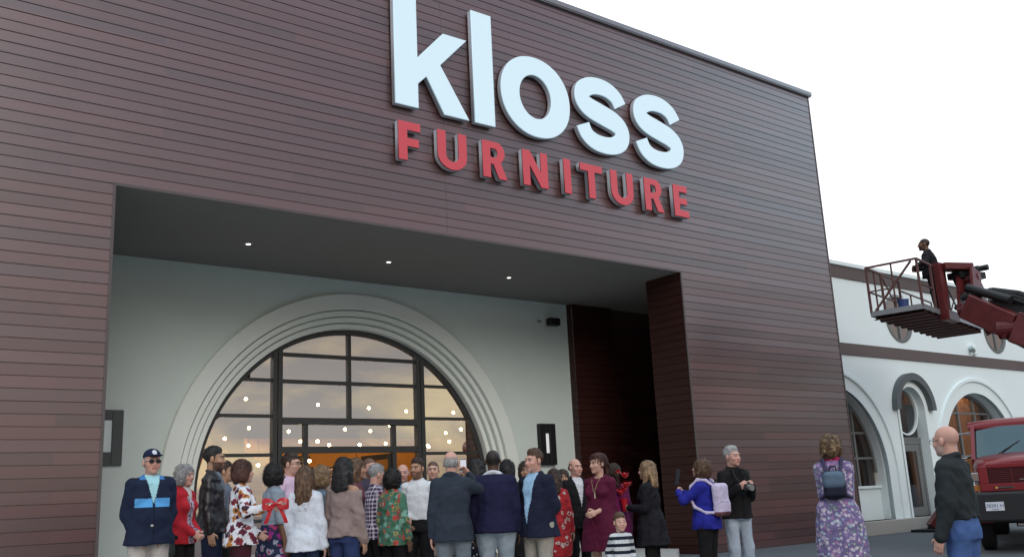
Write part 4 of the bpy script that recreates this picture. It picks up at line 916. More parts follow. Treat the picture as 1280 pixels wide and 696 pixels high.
    if bk == 'trousers':
        g = .014; bv = Vol(axis(-.30*max(1, bulk), .30*max(1, bulk), g, []), axis(-.24, .24, g, []), axis(.03, 1.10, g, []))
        bv.loft([.84, .93, 1.03, 1.055], [.182*bx, .186*bx, .167*bx, .158*bx], [.128*bx, .126*bx, .112*bx, .11*bx], [.008]*4, .03)
        lz = bottom.get('hem', .05)
        if belly: bv.ell((0, -.055, 1.0), (.135*bx, .078+.06*belly, .075), .04)
        for s2 in (-1, 1):
            bv.cap((s2*.088*bx, .01, .88), (s2*.10, -.012, .50), .098*bx, .074, .03); bv.cap((s2*.10, -.012, .50), (s2*.105, .018, lz), .074, .064, .02)
            bv.ell((s2*.075, .055, .90), (.08*bx, .066*bx, .09), .04)
        bv.wobble(.006, (12, 12, 7), seed+1, .003, 26)
        bV, bQ = bv.nets(); bV = relax(bV, bQ, 1); cols = C3(bV, bottom['col']); 
        if bottom.get('belt'): cols[np.abs(bV[:, 2]-1.035) < .017] = bottom['belt']
        mesh_np(bottom.get('name', 'trousers'), bV, bQ, bottom.get('mat', M_CLOTH), cols, root)
    sc_ = bottom.get('shoe', (.02, .018, .017))
    for s2 in (-1, 1):
        sv = Vol(axis(s2*.115-.08, s2*.115+.08, .011, []), axis(-.22, .12, .011, []), axis(-.015, .14, .011, []))
        sv.ell((s2*.108, .03, .05), (.048, .055, .05), .02); sv.ell((s2*.122, -.09, .035), (.05, .10, .042), .03); sv.cap((s2*.107, .025, .05), (s2*.106, .022, .11), .045, .044, .02); sv.plane((0, 0, -1), 0.)
        a, q = sv.nets(); mesh_np('shoe', a, q, M_CLOTH, C3(a, sc_), root)
    # ---------------- spectacles
    if glasses:
        gb = MB(); dk = glasses == 'dark'
        for s2 in (-1, 1):
            ce = hp(s2*.033, -.104, .002); xx_, zz_ = Rh[:, 0], Rh[:, 2]
            ring = [ce+hs*(xx_*.023*math.cos(2*PI*k/14)+zz_*.017*math.sin(2*PI*k/14)) for k in range(14)]
            if dk: gb.add([tuple(p) for p in ring], [tuple(range(14))])
            gb.path([tuple(p) for p in ring]+[tuple(ring[0])], .0022, 6); gb.tube(tuple(hp(s2*.055, -.102, .006)), tuple(hp(s2*.08, .01, .006)), .002, 6)
        gb.tube(tuple(hp(-.011, -.105, .006)), tuple(hp(.011, -.105, .006)), .002, 6); gb.build('glasses', M_BLACK, root)
    return root, dict(hc=hc, Rh=Rh, hp=hp, arms=arms, hands=hands, scale=s_, neck=neck)

def wpt(root, p):            # a point of the figure's own frame in world space
    M = Matrix.Translation(root.location) @ root.rotation_euler.to_matrix().to_4x4() @ Matrix.Diagonal((*root.scale, 1)); return M @ Vector(p)
# ------------------------------------------------------------------ the crowd
NAVY = (.012, .017, .038); BLACKC = (.010, .010, .011); KHAKI = (.40, .36, .30); JEAN = (.035, .055, .12); LJEAN = (.22, .28, .36); WHITEC = (.68, .71, .74)
def at(px, py, pz, H, rot): return dict(loc=(px, py, pz), H=H, rot=rot)

def emblem(root, info):
    pass
def cap_child(root, info, col, logo):
    hc, Rh = info['hc'], info['Rh']; hp = info['hp']; g = .0065
    v = Vol(axis(hc[0]-.2, hc[0]+.2, g, []), axis(hc[1]-.25, hc[1]+.2, g, []), axis(hc[2]-.08, hc[2]+.2, g, []))
    v.ell(hp(0, .012, .055), (.088, .105, .082), .01, Rh); n = Rh @ np.array([0, -.10, -1.]); v.plane(n, n@hp(0, 0, .048))
    v.ell(hp(0, -.115, .058), (.075, .075, .009), .012, Rh)
    V, Q = v.nets(); V = relax(V, Q, 1); P = (V-hc) @ Rh; c = C3(V, col)
    m = (np.hypot(P[:, 0], (P[:, 2]-.095)) < .024) & (P[:, 1] < -.03); c[m] = logo
    mesh_np('cap', V, Q, M_CLOTH, c, root)

def cap_jacket(V):
    c = C3(V, (.012, .019, .045)); x, y, z = V.T; ax2 = np.abs(x)
    m = (y < -.02) & (z > 1.17) & (z < 1.255) & (ax2 < .17) & (ax2 > .012); c[m] = (.10, .36, .72)
    m = (z > 1.40+.0*y) & (ax2 < .12) & (z > 1.445); c[m] = (.06, .22, .50)
    return c
P_ = {}
def add(key, label, where, **kw): P_[key] = person(key, label, where['loc'], where['H'], where['rot'], **kw); return P_[key]

r, i = add('cap_man', 'man in navy cap and dark glasses, navy jacket with a bright blue chest band', at(-19.61, -4.32, 0.270, 1.796, -5), bulk=1.17, belly=.9, skin='pink', hair=('cap', 'grey'), yaw=4, aL='pocket', aR='pocket', glasses='dark',
    top=dict(kind='jacket', name='jacket', hem=.80, loose=.03, flare=.012, collar=1, col=cap_jacket, inner=(.36, .66, .72), vz=1.20, vw=.26, step=.008), bottom=dict(col=(.50, .48, .46)))
cap_child(r, i, (.012, .02, .055), (.62, .66, .72))
def red_jk(V):
    c = C3(V, (.42, .018, .03)); x, y, z = V.T; m = (y < -.03) & (x < .03) & (x > -.05-.0*z) & (z < 1.38); c[m] = floral(V[m], (.40, .36, .42), [(.30, .05, .12), (.1, .1, .16)], 34, .45, 3); return c
r, i = add('red_lady', 'older woman with short grey hair in a bright red jacket over a patterned scarf', at(-19.01, -3.59, 0.259, 1.681, 33), sex='f', bulk=0.92, skin='pink', hair=('curlybob', 'grey'), aL='clasplow', aR='clasplow',
    top=dict(kind='jacket', name='jacket', hem=.83, loose=.022, flare=.01, collar=1, col=red_jk, inner=(.55, .5, .5), vz=1.3), bottom=dict(col=BLACKC))
add('leather_man', 'tall dark haired bearded man in profile wearing a black leather jacket', at(-18.56, -3.30, 0.216, 1.944, 58), bulk=1.03, skin='tan', hair=('short', 'black'), beard=('black', .75), aL='clasplow', aR='side',
    top=dict(kind='jacket', name='jacket', hem=.84, loose=.02, collar=1, col=(.018, .018, .021), inner=(.14, .17, .22), vz=1.05, mat=M_LEATHER, fold=1.3), bottom=dict(col=(.018, .026, .055), mat=M_DENIM))
add('behind_leather', 'dark haired man whose face shows just behind the leather jacket man', at(-17.94, -2.04, 0.170, 1.885, 64), skin='tan', hair=('short', 'dbrown'), top=dict(col=(.14, .17, .22)), bottom=dict(col=BLACKC))
add('floral_lady', 'woman with a dark brown bob in a white blouse printed with rust red flowers', at(-18.84, -4.89, 0.245, 1.667, 78), sex='f', bulk=1.08, skin='fair', hair=('bob', 'auburn'), yaw=4, aL='clasplow', aR=((0.390, -0.243, 1.226), (.5, .8, -.8), .5),
    top=dict(kind='blouse', name='blouse', hem=.84, loose=.022, flare=.03, sl=.95, step=.0072, col=lambda V: floral(V, (.66, .68, .72), [(.22, .03, .04), (.10, .018, .04), (.42, .17, .04), (.05, .02, .03)], 12.5, .50, 1.)), bottom=dict(col=(.055, .014, .022)))
def grey_dress(V):
    c = C3(V, (.26, .32, .38)); m = V[:, 2] < 1.07; c[m] = floral(V[m], (.022, .03, .075), [(.42, .05, .16), (.30, .03, .22), (.35, .38, .48)], 13, .42, 5); return c
add('grey_top', 'black haired woman in a grey top and dark floral skirt beside the red bow', at(-18.35, -4.61, 0.195, 1.693, 91), sex='f', bulk=0.98, skin='brown', hair=('curlybob', 'black'), aL='holdlow', aR='side', top=dict(kind='dress', name='dress', hem=.52, loose=.014, flare=.03, col=grey_dress, sl=.4), bottom=dict(kind='none'))
add('pink_man', 'dark haired man with glasses in a pale pink shirt standing before the left door frame', at(-17.53, -3.25, 0.170, 1.907, 25), bulk=1.00, skin='fair', hair=('short', 'dbrown'), yaw=14, glasses='clear', top=dict(kind='polo', name='shirt', collar=1, col=(.62, .46, .60), inner=(.6, .4, .5)), bottom=dict(col=(.05, .05, .06)))
add('white_cardigan', 'woman seen from behind with straight light brown hair and a loose white cardigan', at(-18.13, -4.92, 0.177, 1.654, 140), sex='f', bulk=0.88, skin='fair', hair=('long', 'brown', 'lbrown'), yaw=6,
    top=dict(kind='cardigan', name='cardigan', hem=.80, loose=.032, flare=.06, col=(.66, .72, .80), fold=1.0, sleeve_k=1.3), bottom=dict(col=(.02, .032, .07), mat=M_DENIM), sleeve_k=1.25)
add('curly_tan', 'woman with curly tan blonde hair in a blue grey top beside the white cardigan', at(-17.72, -4.50, 0.170, 1.669, 79), sex='f', bulk=0.9, skin='fair', hair=('curly', 'lbrown', 'blonde'), top=dict(kind='blouse', name='blouse', hem=.82, col=(.13, .18, .23), flare=.02), bottom=dict(col=BLACKC))
add('taupe', 'woman with long black hair in an off shoulder taupe blouse and blue jeans', at(-17.76, -5.13, 0.170, 1.739, 117), sex='f', bulk=1.0, skin='tan', hair=('longs', 'black'), yaw=-10,
    top=dict(kind='offshoulder', name='blouse', hem=.90, loose=.032, flare=.02, col=(.26, .20, .185), fold=1.7), bottom=dict(col=(.028, .045, .12), mat=M_DENIM), sleeve_k=1.35)
add('brown_hair_back', 'woman with light brown hair in profile just behind the long black hair', at(-16.92, -3.84, 0.170, 1.802, 62), sex='f', skin='tan', hair=('longs', 'brown', 'lbrown'), top=dict(col=(.14, .05, .07)), bottom=dict(col=BLACKC))
add('beard_man', 'balding bearded man standing in front of the orange doorway', at(-16.39, -3.24, 0.170, 1.844, 6), skin='pink', hair=('buzz', 'brown'), beard=('brown', .7), top=dict(kind='polo', collar=1, col=(.055, .05, .075), inner=(.3, .3, .3)), bottom=dict(col=BLACKC))
add('plaid_man', 'grey haired man in a navy and white plaid shirt with a red tint', at(-16.90, -4.33, 0.170, 1.693, 85), bulk=1.06, belly=.5, skin='pink', hair=('short', 'grey'), pitch=12, aL='clasplow', aR='clasplow',
    top=dict(kind='polo', name='shirt', collar=1, hem=.84, step=.0065, col=lambda V: plaid(V, (.035, .022, .06), (.38, .33, .40), (.58, .56, .62), .05), inner=(.5, .5, .5)), bottom=dict(col=BLACKC))
add('tropical', 'woman with short black curls in a green tropical shirt with red flowers', at(-16.87, -4.67, 0.170, 1.625, 107), sex='f', bulk=0.98, skin='brown', hair=('curlybob', 'black'),
    top=dict(kind='polo', name='shirt', collar=1, hem=.80, loose=.028, flare=.012, step=.007, sl=.9, inner=(.1, .2, .15), col=lambda V: floral(V, (.075, .19, .13), [(.46, .045, .045), (.22, .42, .34), (.36, .30, .12), (.05, .13, .07), (.50, .10, .08)], 14, .47, 9.)), bottom=dict(col=BLACKC))
add('old_blue', 'older balding man in a light blue shirt between the tropical shirt and white shirt', at(-15.90, -3.30, 0.170, 1.748, -31), skin='pink', hair=('fringe', 'grey'), top=dict(kind='polo', collar=1, col=(.22, .42, .55), inner=(.2, .4, .5)), bottom=dict(col=BLACKC))
add('white_shirt', 'bearded man in a white dress shirt with rolled sleeves and black trousers', at(-16.09, -3.98, 0.170, 1.783, -52), bulk=1.00, skin='tan', hair=('short', 'dbrown'), beard=('dbrown', .6), yaw=-8, aL='side', aR='clasplow',
    top=dict(kind='polo', name='shirt', collar=1, hem=.99, col=WHITEC, inner=(.6, .62, .64), loose=.022, sl=.42+.1), bottom=dict(col=(.012, .012, .014), belt=(.015, .012, .01)))
add('back_man', 'short haired man half hidden left of the raised phone', at(-15.57, -3.56, 0.170, 1.771, -38), skin='fair', hair=('buzz', 'dbrown'), top=dict(col=(.03, .03, .04)), bottom=dict(col=BLACKC))
PHN = ((.035, -.29, 1.50), (1, .2, -.5), .9)
suit = add('suit_phone', 'bald man in a dark blue grey suit seen from behind holding up a phone', at(-16.88, -5.95, 0.170, 1.746, 138), bulk=1.1, belly=.4, skin='pink', hair=('fringe', 'grey'), pitch=4, aR='up', aL='sideb',
    top=dict(kind='jacket', name='suit_jacket', collar=1, hem=.79, loose=.026, col=(.028, .038, .055), inner=(.2, .25, .5), fold=.9), bottom=dict(col=(.16, .19, .22)))
add('violet_dress', 'woman with dark hair in a violet top between the suit and navy sweater', at(-15.64, -4.68, 0.170, 1.733, 115), sex='f', skin='olive', hair=('longs', 'black'), top=dict(kind='dress', name='dress', hem=.5, col=lambda V: np.where((V[:, 2] < .98)[:, None], np.where((voro(V, 22, 3.)[0] < .24)[:, None], np.array([[.55, .55, .6]]), np.array([[.012, .012, .018]])), np.array([[.10, .075, .34]])), step=.0085), bottom=dict(kind='none'))
def navy_col(V):
    c = C3(V, (.013, .013, .045)); m = V[:, 2] > 1.482; c[m] = (.62, .66, .72); c[V[:, 2] < .865] *= .6; return c
add('navy_sweater', 'broad man from behind in navy sweater with white collar and light jeans', at(-16.38, -6.05, 0.170, 1.753, 140), bulk=1.25, belly=.4, skin='dark', hair=('buzz', 'black'), yaw=3, aL='side', aR='side',
    top=dict(kind='polo', name='sweater', collar=1, hem=.85, loose=.03, col=navy_col, inner=(.6, .6, .6)), bottom=dict(col=(.28, .34, .39), mat=M_DENIM))
add('dark_hair_right', 'woman with long dark hair just right of the navy sweater man, mostly hidden', at(-15.18, -4.73, 0.170, 1.704, 128), sex='f', skin='olive', hair=('bob', 'black'), top=dict(col=(.02, .02, .03)), bottom=dict(col=BLACKC))
add('blazer', 'brown haired man in navy blazer and light blue shirt, hands in pockets', at(-15.99, -6.31, 0.170, 1.733, -81), bulk=1.12, belly=.35, skin='pink', hair=('flat', 'brown'), yaw=-6, aL='pocket', aR='pocket',
    top=dict(kind='blazer', name='blazer', collar=1, hem=.79, loose=.03, flare=.014, col=(.011, .014, .034), inner=(.30, .48, .66), vz=.93, vw=.19, step=.008), bottom=dict(col=(.33, .31, .27), belt=(.04, .025, .015)))
add('dark_hair_face', 'dark haired woman looking out from behind the navy blazer man', at(-14.63, -4.42, 0.170, 1.695, -38), sex='f', skin='tan', hair=('bob', 'dbrown'), top=dict(col=(.03, .03, .04)), bottom=dict(col=BLACKC))
add('red_dress', 'woman behind the navy blazer in a red and white patterned dress', at(-14.53, -4.90, 0.170, 1.569, 130), sex='f', skin='tan', hair=('longs', 'dbrown'), top=dict(kind='dress', name='dress', hem=.5, col=lambda V: floral(V, (.42, .03, .035), [(.6, .5, .45), (.3, .02, .03)], 12, .4, 4.)), bottom=dict(kind='none'))
add('small_back', 'small dark haired person far back in front of the grey wall', at(-13.24, -3.57, 0.170, 1.607, -31), sex='f', skin='tan', hair=('bob', 'dbrown'), top=dict(col=(.03, .03, .035)), bottom=dict(col=BLACKC))
add('bald_suit', 'bald man in a black suit and white shirt beside the maroon dress', at(-13.80, -4.50, 0.170, 1.723, -11), bulk=1.00, skin='pink', hair=('fringe', 'dbrown'), yaw=8, aL='clasplow', aR='side', top=dict(kind='blazer', name='suit_jacket', collar=1, hem=.78, col=(.010, .010, .012), inner=(.6, .62, .66), vz=1.08, vw=.2), bottom=dict(col=BLACKC))
def maroon_col(V):
    c = C3(V, (.085, .008, .030)); x, y, z = V.T
    m = (y < -.05) & (np.abs(x-.006) < .008) & (z > 1.20) & (z < 1.27); c[m] = (.6, .5, .36)
    m = (y < -.03) & (np.abs(np.abs(x)-(z-1.26)*.32) < .0035) & (z > 1.27) & (z < 1.44); c[m] = (.34, .25, .14); return c
add('maroon', 'auburn haired woman in a maroon dress and long pendant with hands clasped', at(-14.66, -5.92, 0.170, 1.702, -73), sex='f', bulk=1.22, belly=.35, skin='fair', hair=('tail', 'auburn'), yaw=-22, aL='clasp', aR='clasp',
    top=dict(kind='dress', name='dress', hem=.56, loose=.014, flare=.02, sl=.55, scoop=.055, col=maroon_col, step=.0078), bottom=dict(kind='none'))
add('magenta', 'woman in a plum purple cardigan standing directly behind the maroon dress', at(-14.17, -5.65, 0.170, 1.583, -193), sex='f', bulk=1.05, skin='fair', hair=('tail', 'dbrown'), top=dict(kind='cardigan', name='cardigan', hem=.75, loose=.03, flare=.02, col=(.155, .014, .085)), bottom=dict(col=BLACKC))
def boy_col(V):
    c = C3(V, (.58, .62, .64)); z = V[:, 2]; m = ((z-.02)/.125) % 1 < .5; c[m] = (.012, .018, .032); return c
add('boy', 'small boy in a black and white striped polo shirt in front of the maroon dress', at(-15.25, -6.85, 0.120, 1.043, -32), bulk=0.92, skin='fair', hair=('flat', 'brown'), hs=1.40, lips=(.50, .27, .24), yaw=8, aL='side', aR='side', top=dict(kind='polo', name='polo_shirt', collar=1, hem=.80, loose=.03, flare=.012, sl=.9, col=boy_col, inner=(.5, .5, .5), step=.0085), bottom=dict(col=(.03, .05, .10), mat=M_DENIM))
coat = add('black_coat', 'blonde woman in profile wearing a long black coat and holding red flowers', at(-13.98, -6.09, 0.170, 1.594, -150), sex='f', bulk=1.04, skin='fair', hair=('longs', 'lbrown', 'blonde'), yaw=-6, aR='side', aL=((.08, -.27, 1.13), (.5, .8, -.8), .9), top=dict(kind='cardigan', name='coat', hem=.62, loose=.028, flare=.035, collar=1, col=(.012, .012, .016), fold=1.3), bottom=dict(col=BLACKC))
blue = add('blue_sweater', 'woman with wavy brown hair in a royal blue sweater raising a tablet', at(-13.52, -6.59, 0.120, 1.627, -161), sex='f', bulk=1.12, belly=.3, skin='fair', hair=('curlybob', 'brown', 'lbrown'), pitch=-14, glasses='clear', aL=((.07, -.33, 1.33), (1, .2, -.8), .9), aR=((.07, -.33, 1.33), (1, .2, -.8), .9),
    top=dict(kind='sweater', name='sweater', hem=.84, loose=.024, flare=.018, col=(.018, .022, .25), fold=1.2, step=.008), bottom=dict(col=BLACKC))
camr = add('camera_man', 'grey haired man in a black fleece and pale jeans holding a camera at his chest', at(-12.88, -6.56, 0.120, 1.785, -20), bulk=0.95, belly=.3, skin='pink', hair=('short', 'grey', 'white'), yaw=16, aL='cam', aR='cam',
    top=dict(kind='jacket', name='fleece', hem=.86, loose=.026, collar=1, col=(.012, .012, .013), inner=(.006, .006, .007), vz=1.05, step=.008), bottom=dict(col=(.42, .50, .58), mat=M_DENIM, belt=(.02, .02, .02)))
def robe(V):
    c = floral(V, (.17, .135, .28), [(.50, .46, .54), (.36, .20, .36), (.30, .44, .52), (.54, .52, .58), (.12, .18, .18), (.5, .46, .55)], 24, .44, 2.)
    m = (V[:, 2] > 1.30) & (V[:, 1] > .0) & (np.abs(V[:, 0]) < .11) & (hsh(np.floor(V[:, 0]*40), np.floor(V[:, 2]*40), 0*V[:, 0], 1) > .5); c[m] = c[m]*.5+np.array([.36, .20, .42])*.5; 
    m = (V[:, 2] > 1.47); c[m] = (.40, .02, .10); return c
robe_p = add('robe_lady', 'curly blonde woman seen from behind in a long purple floral robe', at(-12.85, -8.03, 0.120, 1.801, 122), sex='f', bulk=1.14, skin='fair', hair=('curly', 'brown', 'blonde'), yaw=-3, aL='clasp', aR='clasp',
    top=dict(kind='dress', name='robe', hem=.25, loose=.02, flare=.03, sl=.8, step=.0064, col=robe, collar=1, sleeve_k=1.3), bottom=dict(kind='none'), sleeve_k=1.2)
add('bald_near', 'bald man with glasses in a black shirt and blue jeans, nearest on the right', at(-15.55, -10.91, 0.120, 1.642, -174), bulk=1.04, belly=.25, skin='pink', hair=('bald', 'grey'), yaw=-12, glasses='clear', aL=((.245, -.06, .87), (.2, 1, 0), .4), aR=((.245, -.06, .87), (.2, 1, 0), .4), fine=.0052, beard=('white', .35),
    top=dict(kind='polo', name='shirt', hem=1.0, loose=.03, collar=1, col=(.022, .028, .031), inner=(.02, .02, .02), fold=1.6, step=.0075), bottom=dict(col=(.065, .125, .30), mat=M_DENIM, belt=(.05, .09, .2)))

# ------------------------------------------------------------------ what they carry
def palm(pi, side, up=0.08, fwd=0., off=(0, 0, 0)):
    root, info = pi; Wp = [a for a in info['arms'] if a[0] == side][0]; d = [h for a, h in zip(info['arms'], info['hands']) if a[0] == side][0][1]
    return wpt(root, Wp[3]+d*up+np.array(off))
def sdf_obj(name, fn, lo, hi, step, mat, col, parent=None, wob=None):
    v = Vol(axis(lo[0], hi[0], step, []), axis(lo[1], hi[1], step, []), axis(lo[2], hi[2], step, [])); fn(v)
    if wob: v.wobble(*wob)
    V, Q = v.nets(); V = relax(V, Q, 1); c = col(V) if callable(col) else C3(V, col); return mesh_np(name, V, Q, mat, c, parent)
def like(pi, o): o.location = pi[0].location; o.rotation_euler = pi[0].rotation_euler; o.scale = pi[0].scale; return o
# phone held up by the man in the suit
p = palm(suit, -1, .10); p = palm(suit, -1, .10); t = empty('phone', p, suit[0].rotation_euler.z, label='black phone raised beside the bald head of the man in the suit', cat='phone')
MB().cbox((0, -.02, .02), (.075, .009, .15)).build('phone_case', M_BLACK, t, bevel=.003); MB().cbox((0, -.0148, .02), (.067, .001, .135)).build('screen', emit('phone_screen', (.35, .42, .75), .22), t)
# dark tablet held by the woman in blue
p = palm(blue, 1, .10, off=(-.05, -.02, .1)); t = empty('tablet', p, blue[0].rotation_euler.z, label='black tablet held upright in front of the woman in the blue sweater', cat='tablet')
t.rotation_euler = (R(-12), 0, blue[0].rotation_euler.z)
MB().cbox((0, 0, .06), (.135, .010, .20)).build('tablet_case', M_BLACK, t, bevel=.004); MB().cbox((0, .0058, .06), (.12, .001, .18)).build('screen', M_GLOSS if False else plain('tablet_screen', (.05, .055, .065), .1), t)
# camera and strap at the chest of the man in black
t = empty('photo_camera', camr[0].location, 0, label='small dark camera held at the chest of the man in black fleece', cat='camera'); like(camr, t)
def cam_body(v): v.box((0, -.31, 1.235), (.065, .028, .043), .01); v.box((0, -.31, 1.285), (.026, .022, .018), .008)
sdf_obj('camera_body', cam_body, (-.1, -.36, 1.16), (.1, -.25, 1.33), .006, M_GLOSSY, (.02, .02, .022), t)
MB().tube((0, -.335, 1.235), (0, -.40, 1.225), .034, 20).tube((0, -.40, 1.225), (0, -.405, 1.225), .036, 20).build('lens', M_FRAME_GREY, t)
sm = MB()
sm.path([(s2*a, b, c) for s2, q in ((-1, 1), (1, -1)) for a, b, c in [(.065, -.30, 1.26), (.095, -.20, 1.36), (.08, -.12, 1.45), (.05, .03, 1.49), (.0, .06, 1.50)][::q]], .011, 6)
sm.build('neck_strap', M_RUBBER, t)
# lilac backpack on the woman in blue
def bpack(pi, label, body_c, flap_c, base_c, w, h, d, zc_, name='backpack', flap=False, depth0=.15, strap_c=None):
    t = empty(name, (0, 0, 0), 0, label=label, cat='backpack'); like(pi, t); y = depth0+d
    def cf(V):
        c = C3(V, body_c); c[V[:, 2] < zc_-h*.72] = base_c
        m = (V[:, 1] > y+d*.55) & (np.abs(V[:, 2]-(zc_-h*.12)) < .006); c[m] = [q*.6 for q in body_c]; return c
    sdf_obj('bag_body', lambda v: (v.box((0, y, zc_), (w, d, h), .06, .02), v.box((0, y+d*.8, zc_-h*.45), (w*.78, d*.45, h*.42), .04, .02)), (-w-.05, depth0-.05, zc_-h-.05), (w+.05, y+d*1.5+.05, zc_+h+.06), .0085, M_CLOTH, cf, t, (.006, (10, 10, 8), 3, .002, 30))
    if flap: sdf_obj('flap', lambda v: v.box((0, y+.02, zc_+h*.35), (w*.95, d+.02, h*.62), .06, .02), (-w-.05, depth0-.05, zc_-h), (w+.05, y+d+.12, zc_+h*1.2), .0085, M_CLOTH, flap_c, t)
    for s2 in (-1, 1):
        def sf(v, s2=s2):
            pts = [(s2*.075, depth0+.02, zc_+h*.85), (s2*.10, .08, 1.47), (s2*.115, -.03, 1.485), (s2*.125, -.125, 1.40), (s2*.15, -.15, 1.27), (s2*.185, -.07, 1.13), (s2*.16, .08, 1.05), (s2*.12, depth0+.03, zc_-h*.75)]
            for a, b in zip(pts[:-1], pts[1:]): v.cap(a, b, .021, .021, .02)
        sdf_obj('strap', sf, (s2*.13-.14, -.24, .85), (s2*.13+.14, .36, 1.55), .011, M_CLOTH, strap_c or body_c, t)
    hdl = MB().path([(-.04, depth0+.03, zc_+h*.9), (-.03, depth0+.03, zc_+h+.05), (.03, depth0+.03, zc_+h+.05), (.04, depth0+.03, zc_+h*.9)], .009, 6).build('grab_loop', M_RUBBER, t)
    return t
bpack(blue, 'pale lilac backpack with a brown base worn by the woman in the blue sweater', (.56, .50, .66), None, (.16, .07, .08), .15, .215, .075, 1.21, depth0=.155)
bpack(robe_p, 'small slate blue flap backpack worn over the purple floral robe', (.018, .022, .038), (.10, .15, .21), (.012, .014, .026), .125, .155, .055, 1.20, flap=True, depth0=.145, strap_c=(.05, .045, .09))
# shiny red bow carried between the floral blouse and grey top
fl_p = P_['floral_lady']; p = Vector((-18.67, -5.37, 1.44)); t = empty('red_bow', p, R(-5), label='large shiny red ribbon bow held in front of the floral blouse', cat='bow', )
t.scale = (.78, .78, .78)
M_RED = plain('red_satin', (.46, .012, .022), .35, .5, noise=.2, nscale=14)
for s2 in (-1, 1):
    lp = MB(); rows = []
    for k in range(13):
        a = 2*PI*k/12; rows.append([(s2*(.012+.10*(1-math.cos(a))*.85), .035*math.sin(a)*(1 if j == 0 else 1.3)+.008*j, .055*math.sin(a)*.9+(-.045+.09*j)*(.35+.65*(1-math.cos(a))/2)) for j in (0, 1)])
    lp.sweep(rows); lp.build('ribbon_loop', M_RED, t, smooth=True)
    tl = MB(); tl.sweep([[(s2*(.015+.02*k+.03*j), .012*math.sin(k*1.3)-.01, -.05*k) for j in (0, 1, 1.8)] for k in range(6)]); tl.build('ribbon_tail', M_RED, t, smooth=True)
MB().sphere((0, 0, 0), .028).build('knot', M_RED, t, smooth=True)
# red flowers in the hand of the woman in the black coat
p = palm(coat, 1, .09); t = empty('red_bouquet', p+Vector((0, 0, .05)), 0, label='bunch of bright red paper flowers held by the woman in the black coat', cat='flowers')
rnd = random.Random(4)
MB().tube((0, 0, -.10), (0, 0, .06), .022, 10, .05).build('wrap', M_RED, t)
for k in range(9):
    a = k*2.4; q = .085*math.sqrt((k+.3)/9); zc_ = .10+.30*rnd.random(); cxx, cyy_ = q*math.cos(a), q*math.sin(a); fb = MB()
    for j in range(7):
        b_ = 2*PI*j/7+k; tilt = .35+.5*(j % 2); rr = .05
        fb.add([(cxx, cyy_, zc_-.02), (cxx+rr*math.cos(b_-.5), cyy_+rr*math.sin(b_-.5), zc_+rr*tilt), (cxx+rr*1.15*math.cos(b_), cyy_+rr*1.15*math.sin(b_), zc_+rr*(tilt+.1)), (cxx+rr*math.cos(b_+.5), cyy_+rr*math.sin(b_+.5), zc_+rr*tilt)], [(0, 1, 2, 3)])
    fb.sphere((cxx, cyy_, zc_+.01), .03, 8, 6); fb.build('bloom', M_RED, t)
# black handbag on the arm of the woman in red
rl = P_['red_lady']; t = empty('handbag', (0, 0, 0), 0, label='dark green grey handbag hanging behind the woman in the red jacket', cat='handbag'); like(rl, t)
sdf_obj('bag_body', lambda v: v.box((-.27, .03, .80), (.055, .12, .10), .04), (-.36, -.13, .66), (-.18, .19, .93), .009, M_LEATHER, (.035, .045, .042), t, (.006, (9, 9, 9), 2))
MB().path([(-.27, -.06, .88), (-.245, -.04, 1.15), (-.20, .0, 1.44), (-.245, .06, 1.15), (-.27, .12, .88)], .008, 6).build('strap', M_RUBBER, t)
# ------------------------------------------------------------------ boom truck: cab facing the viewer at the right edge, platform raised over the wing
M_TRED = plain('truck_red_paint', (.20, .016, .022), .28, .5, noise=.06); M_TREDD = plain('boom_red_paint', (.11, .016, .017), .45, .4, noise=.55, nscale=3.5, bump=.2, bscale=12)
M_RUST = plain('weathered_red_steel', (.12, .058, .052), .6, .3, noise=.3, nscale=9); M_CHROME = plain('chrome', (.6, .6, .6), .12, .5, 1.)
M_GREYST = plain('galvanised_plate', (.26, .27, .28), .5, .4, .4, noise=.15); M_SIL = plain('worn_steel', (.3, .29, .28), .4, .5, .7, noise=.2)
TA = 65.6
TR = empty('boom_truck', (-4.41, -6.555, 0), R(-TA), label='dark red boom truck with a black bumper and raised work platform at the right edge', cat='truck')
# local frame: front faces -y, x to the viewer's right, wheels on z = 0
hw = 1.12
body = MB()
cab_side = [(1.55, .75), (1.55, 1.72), (1.98, 2.40), (2.15, 2.52), (3.35, 2.52), (3.45, 2.35), (3.45, .75)]
for sx in (-1, 1):
    x0, x1 = sorted((sx*hw*.985, sx*(hw*.985-.06))); body.prism_yz([(1.55, .75), (1.55, 1.70), (3.45, 1.70), (3.45, .75)], x0, x1)
body.box((-hw*.985, 3.39, .75), (hw*.985, 3.46, 2.40)); body.box((-hw*.97, 1.5, .72), (hw*.97, 3.45, .78))
cab = body.build('cab', M_TRED, TR, bevel=.03)
rf = MB(); rf.sweep([[(x, y, z-.05*(x/hw)**4) for x in [hw*(-1+2*k/14)*.985 for k in range(15)]] for y, z in ((1.96, 2.38), (1.95, 2.43), (2.06, 2.51), (2.4, 2.55), (3.2, 2.55), (3.44, 2.48), (3.46, 2.36))])
rf.build('roof', M_TRED, TR, smooth=True)
MB().box((-hw*.9, 1.95, 2.33), (hw*.9, 2.02, 2.40)).build('roof_visor', M_TRED, TR, bevel=.02)
pil = MB()
for sx in (-1, 1): pil.bar((sx*hw*.95, 1.57, 1.70), (sx*hw*.90, 1.99, 2.40), .09, .07, (1, 0, 0)); pil.bar((sx*hw*.95, 3.40, 1.7), (sx*hw*.93, 3.40, 2.42), .07, .07); pil.bar((sx*hw*.96, 2.55, 1.7), (sx*hw*.93, 2.55, 2.42), .05, .06)
pil.build('cab_pillar', M_TRED, TR)
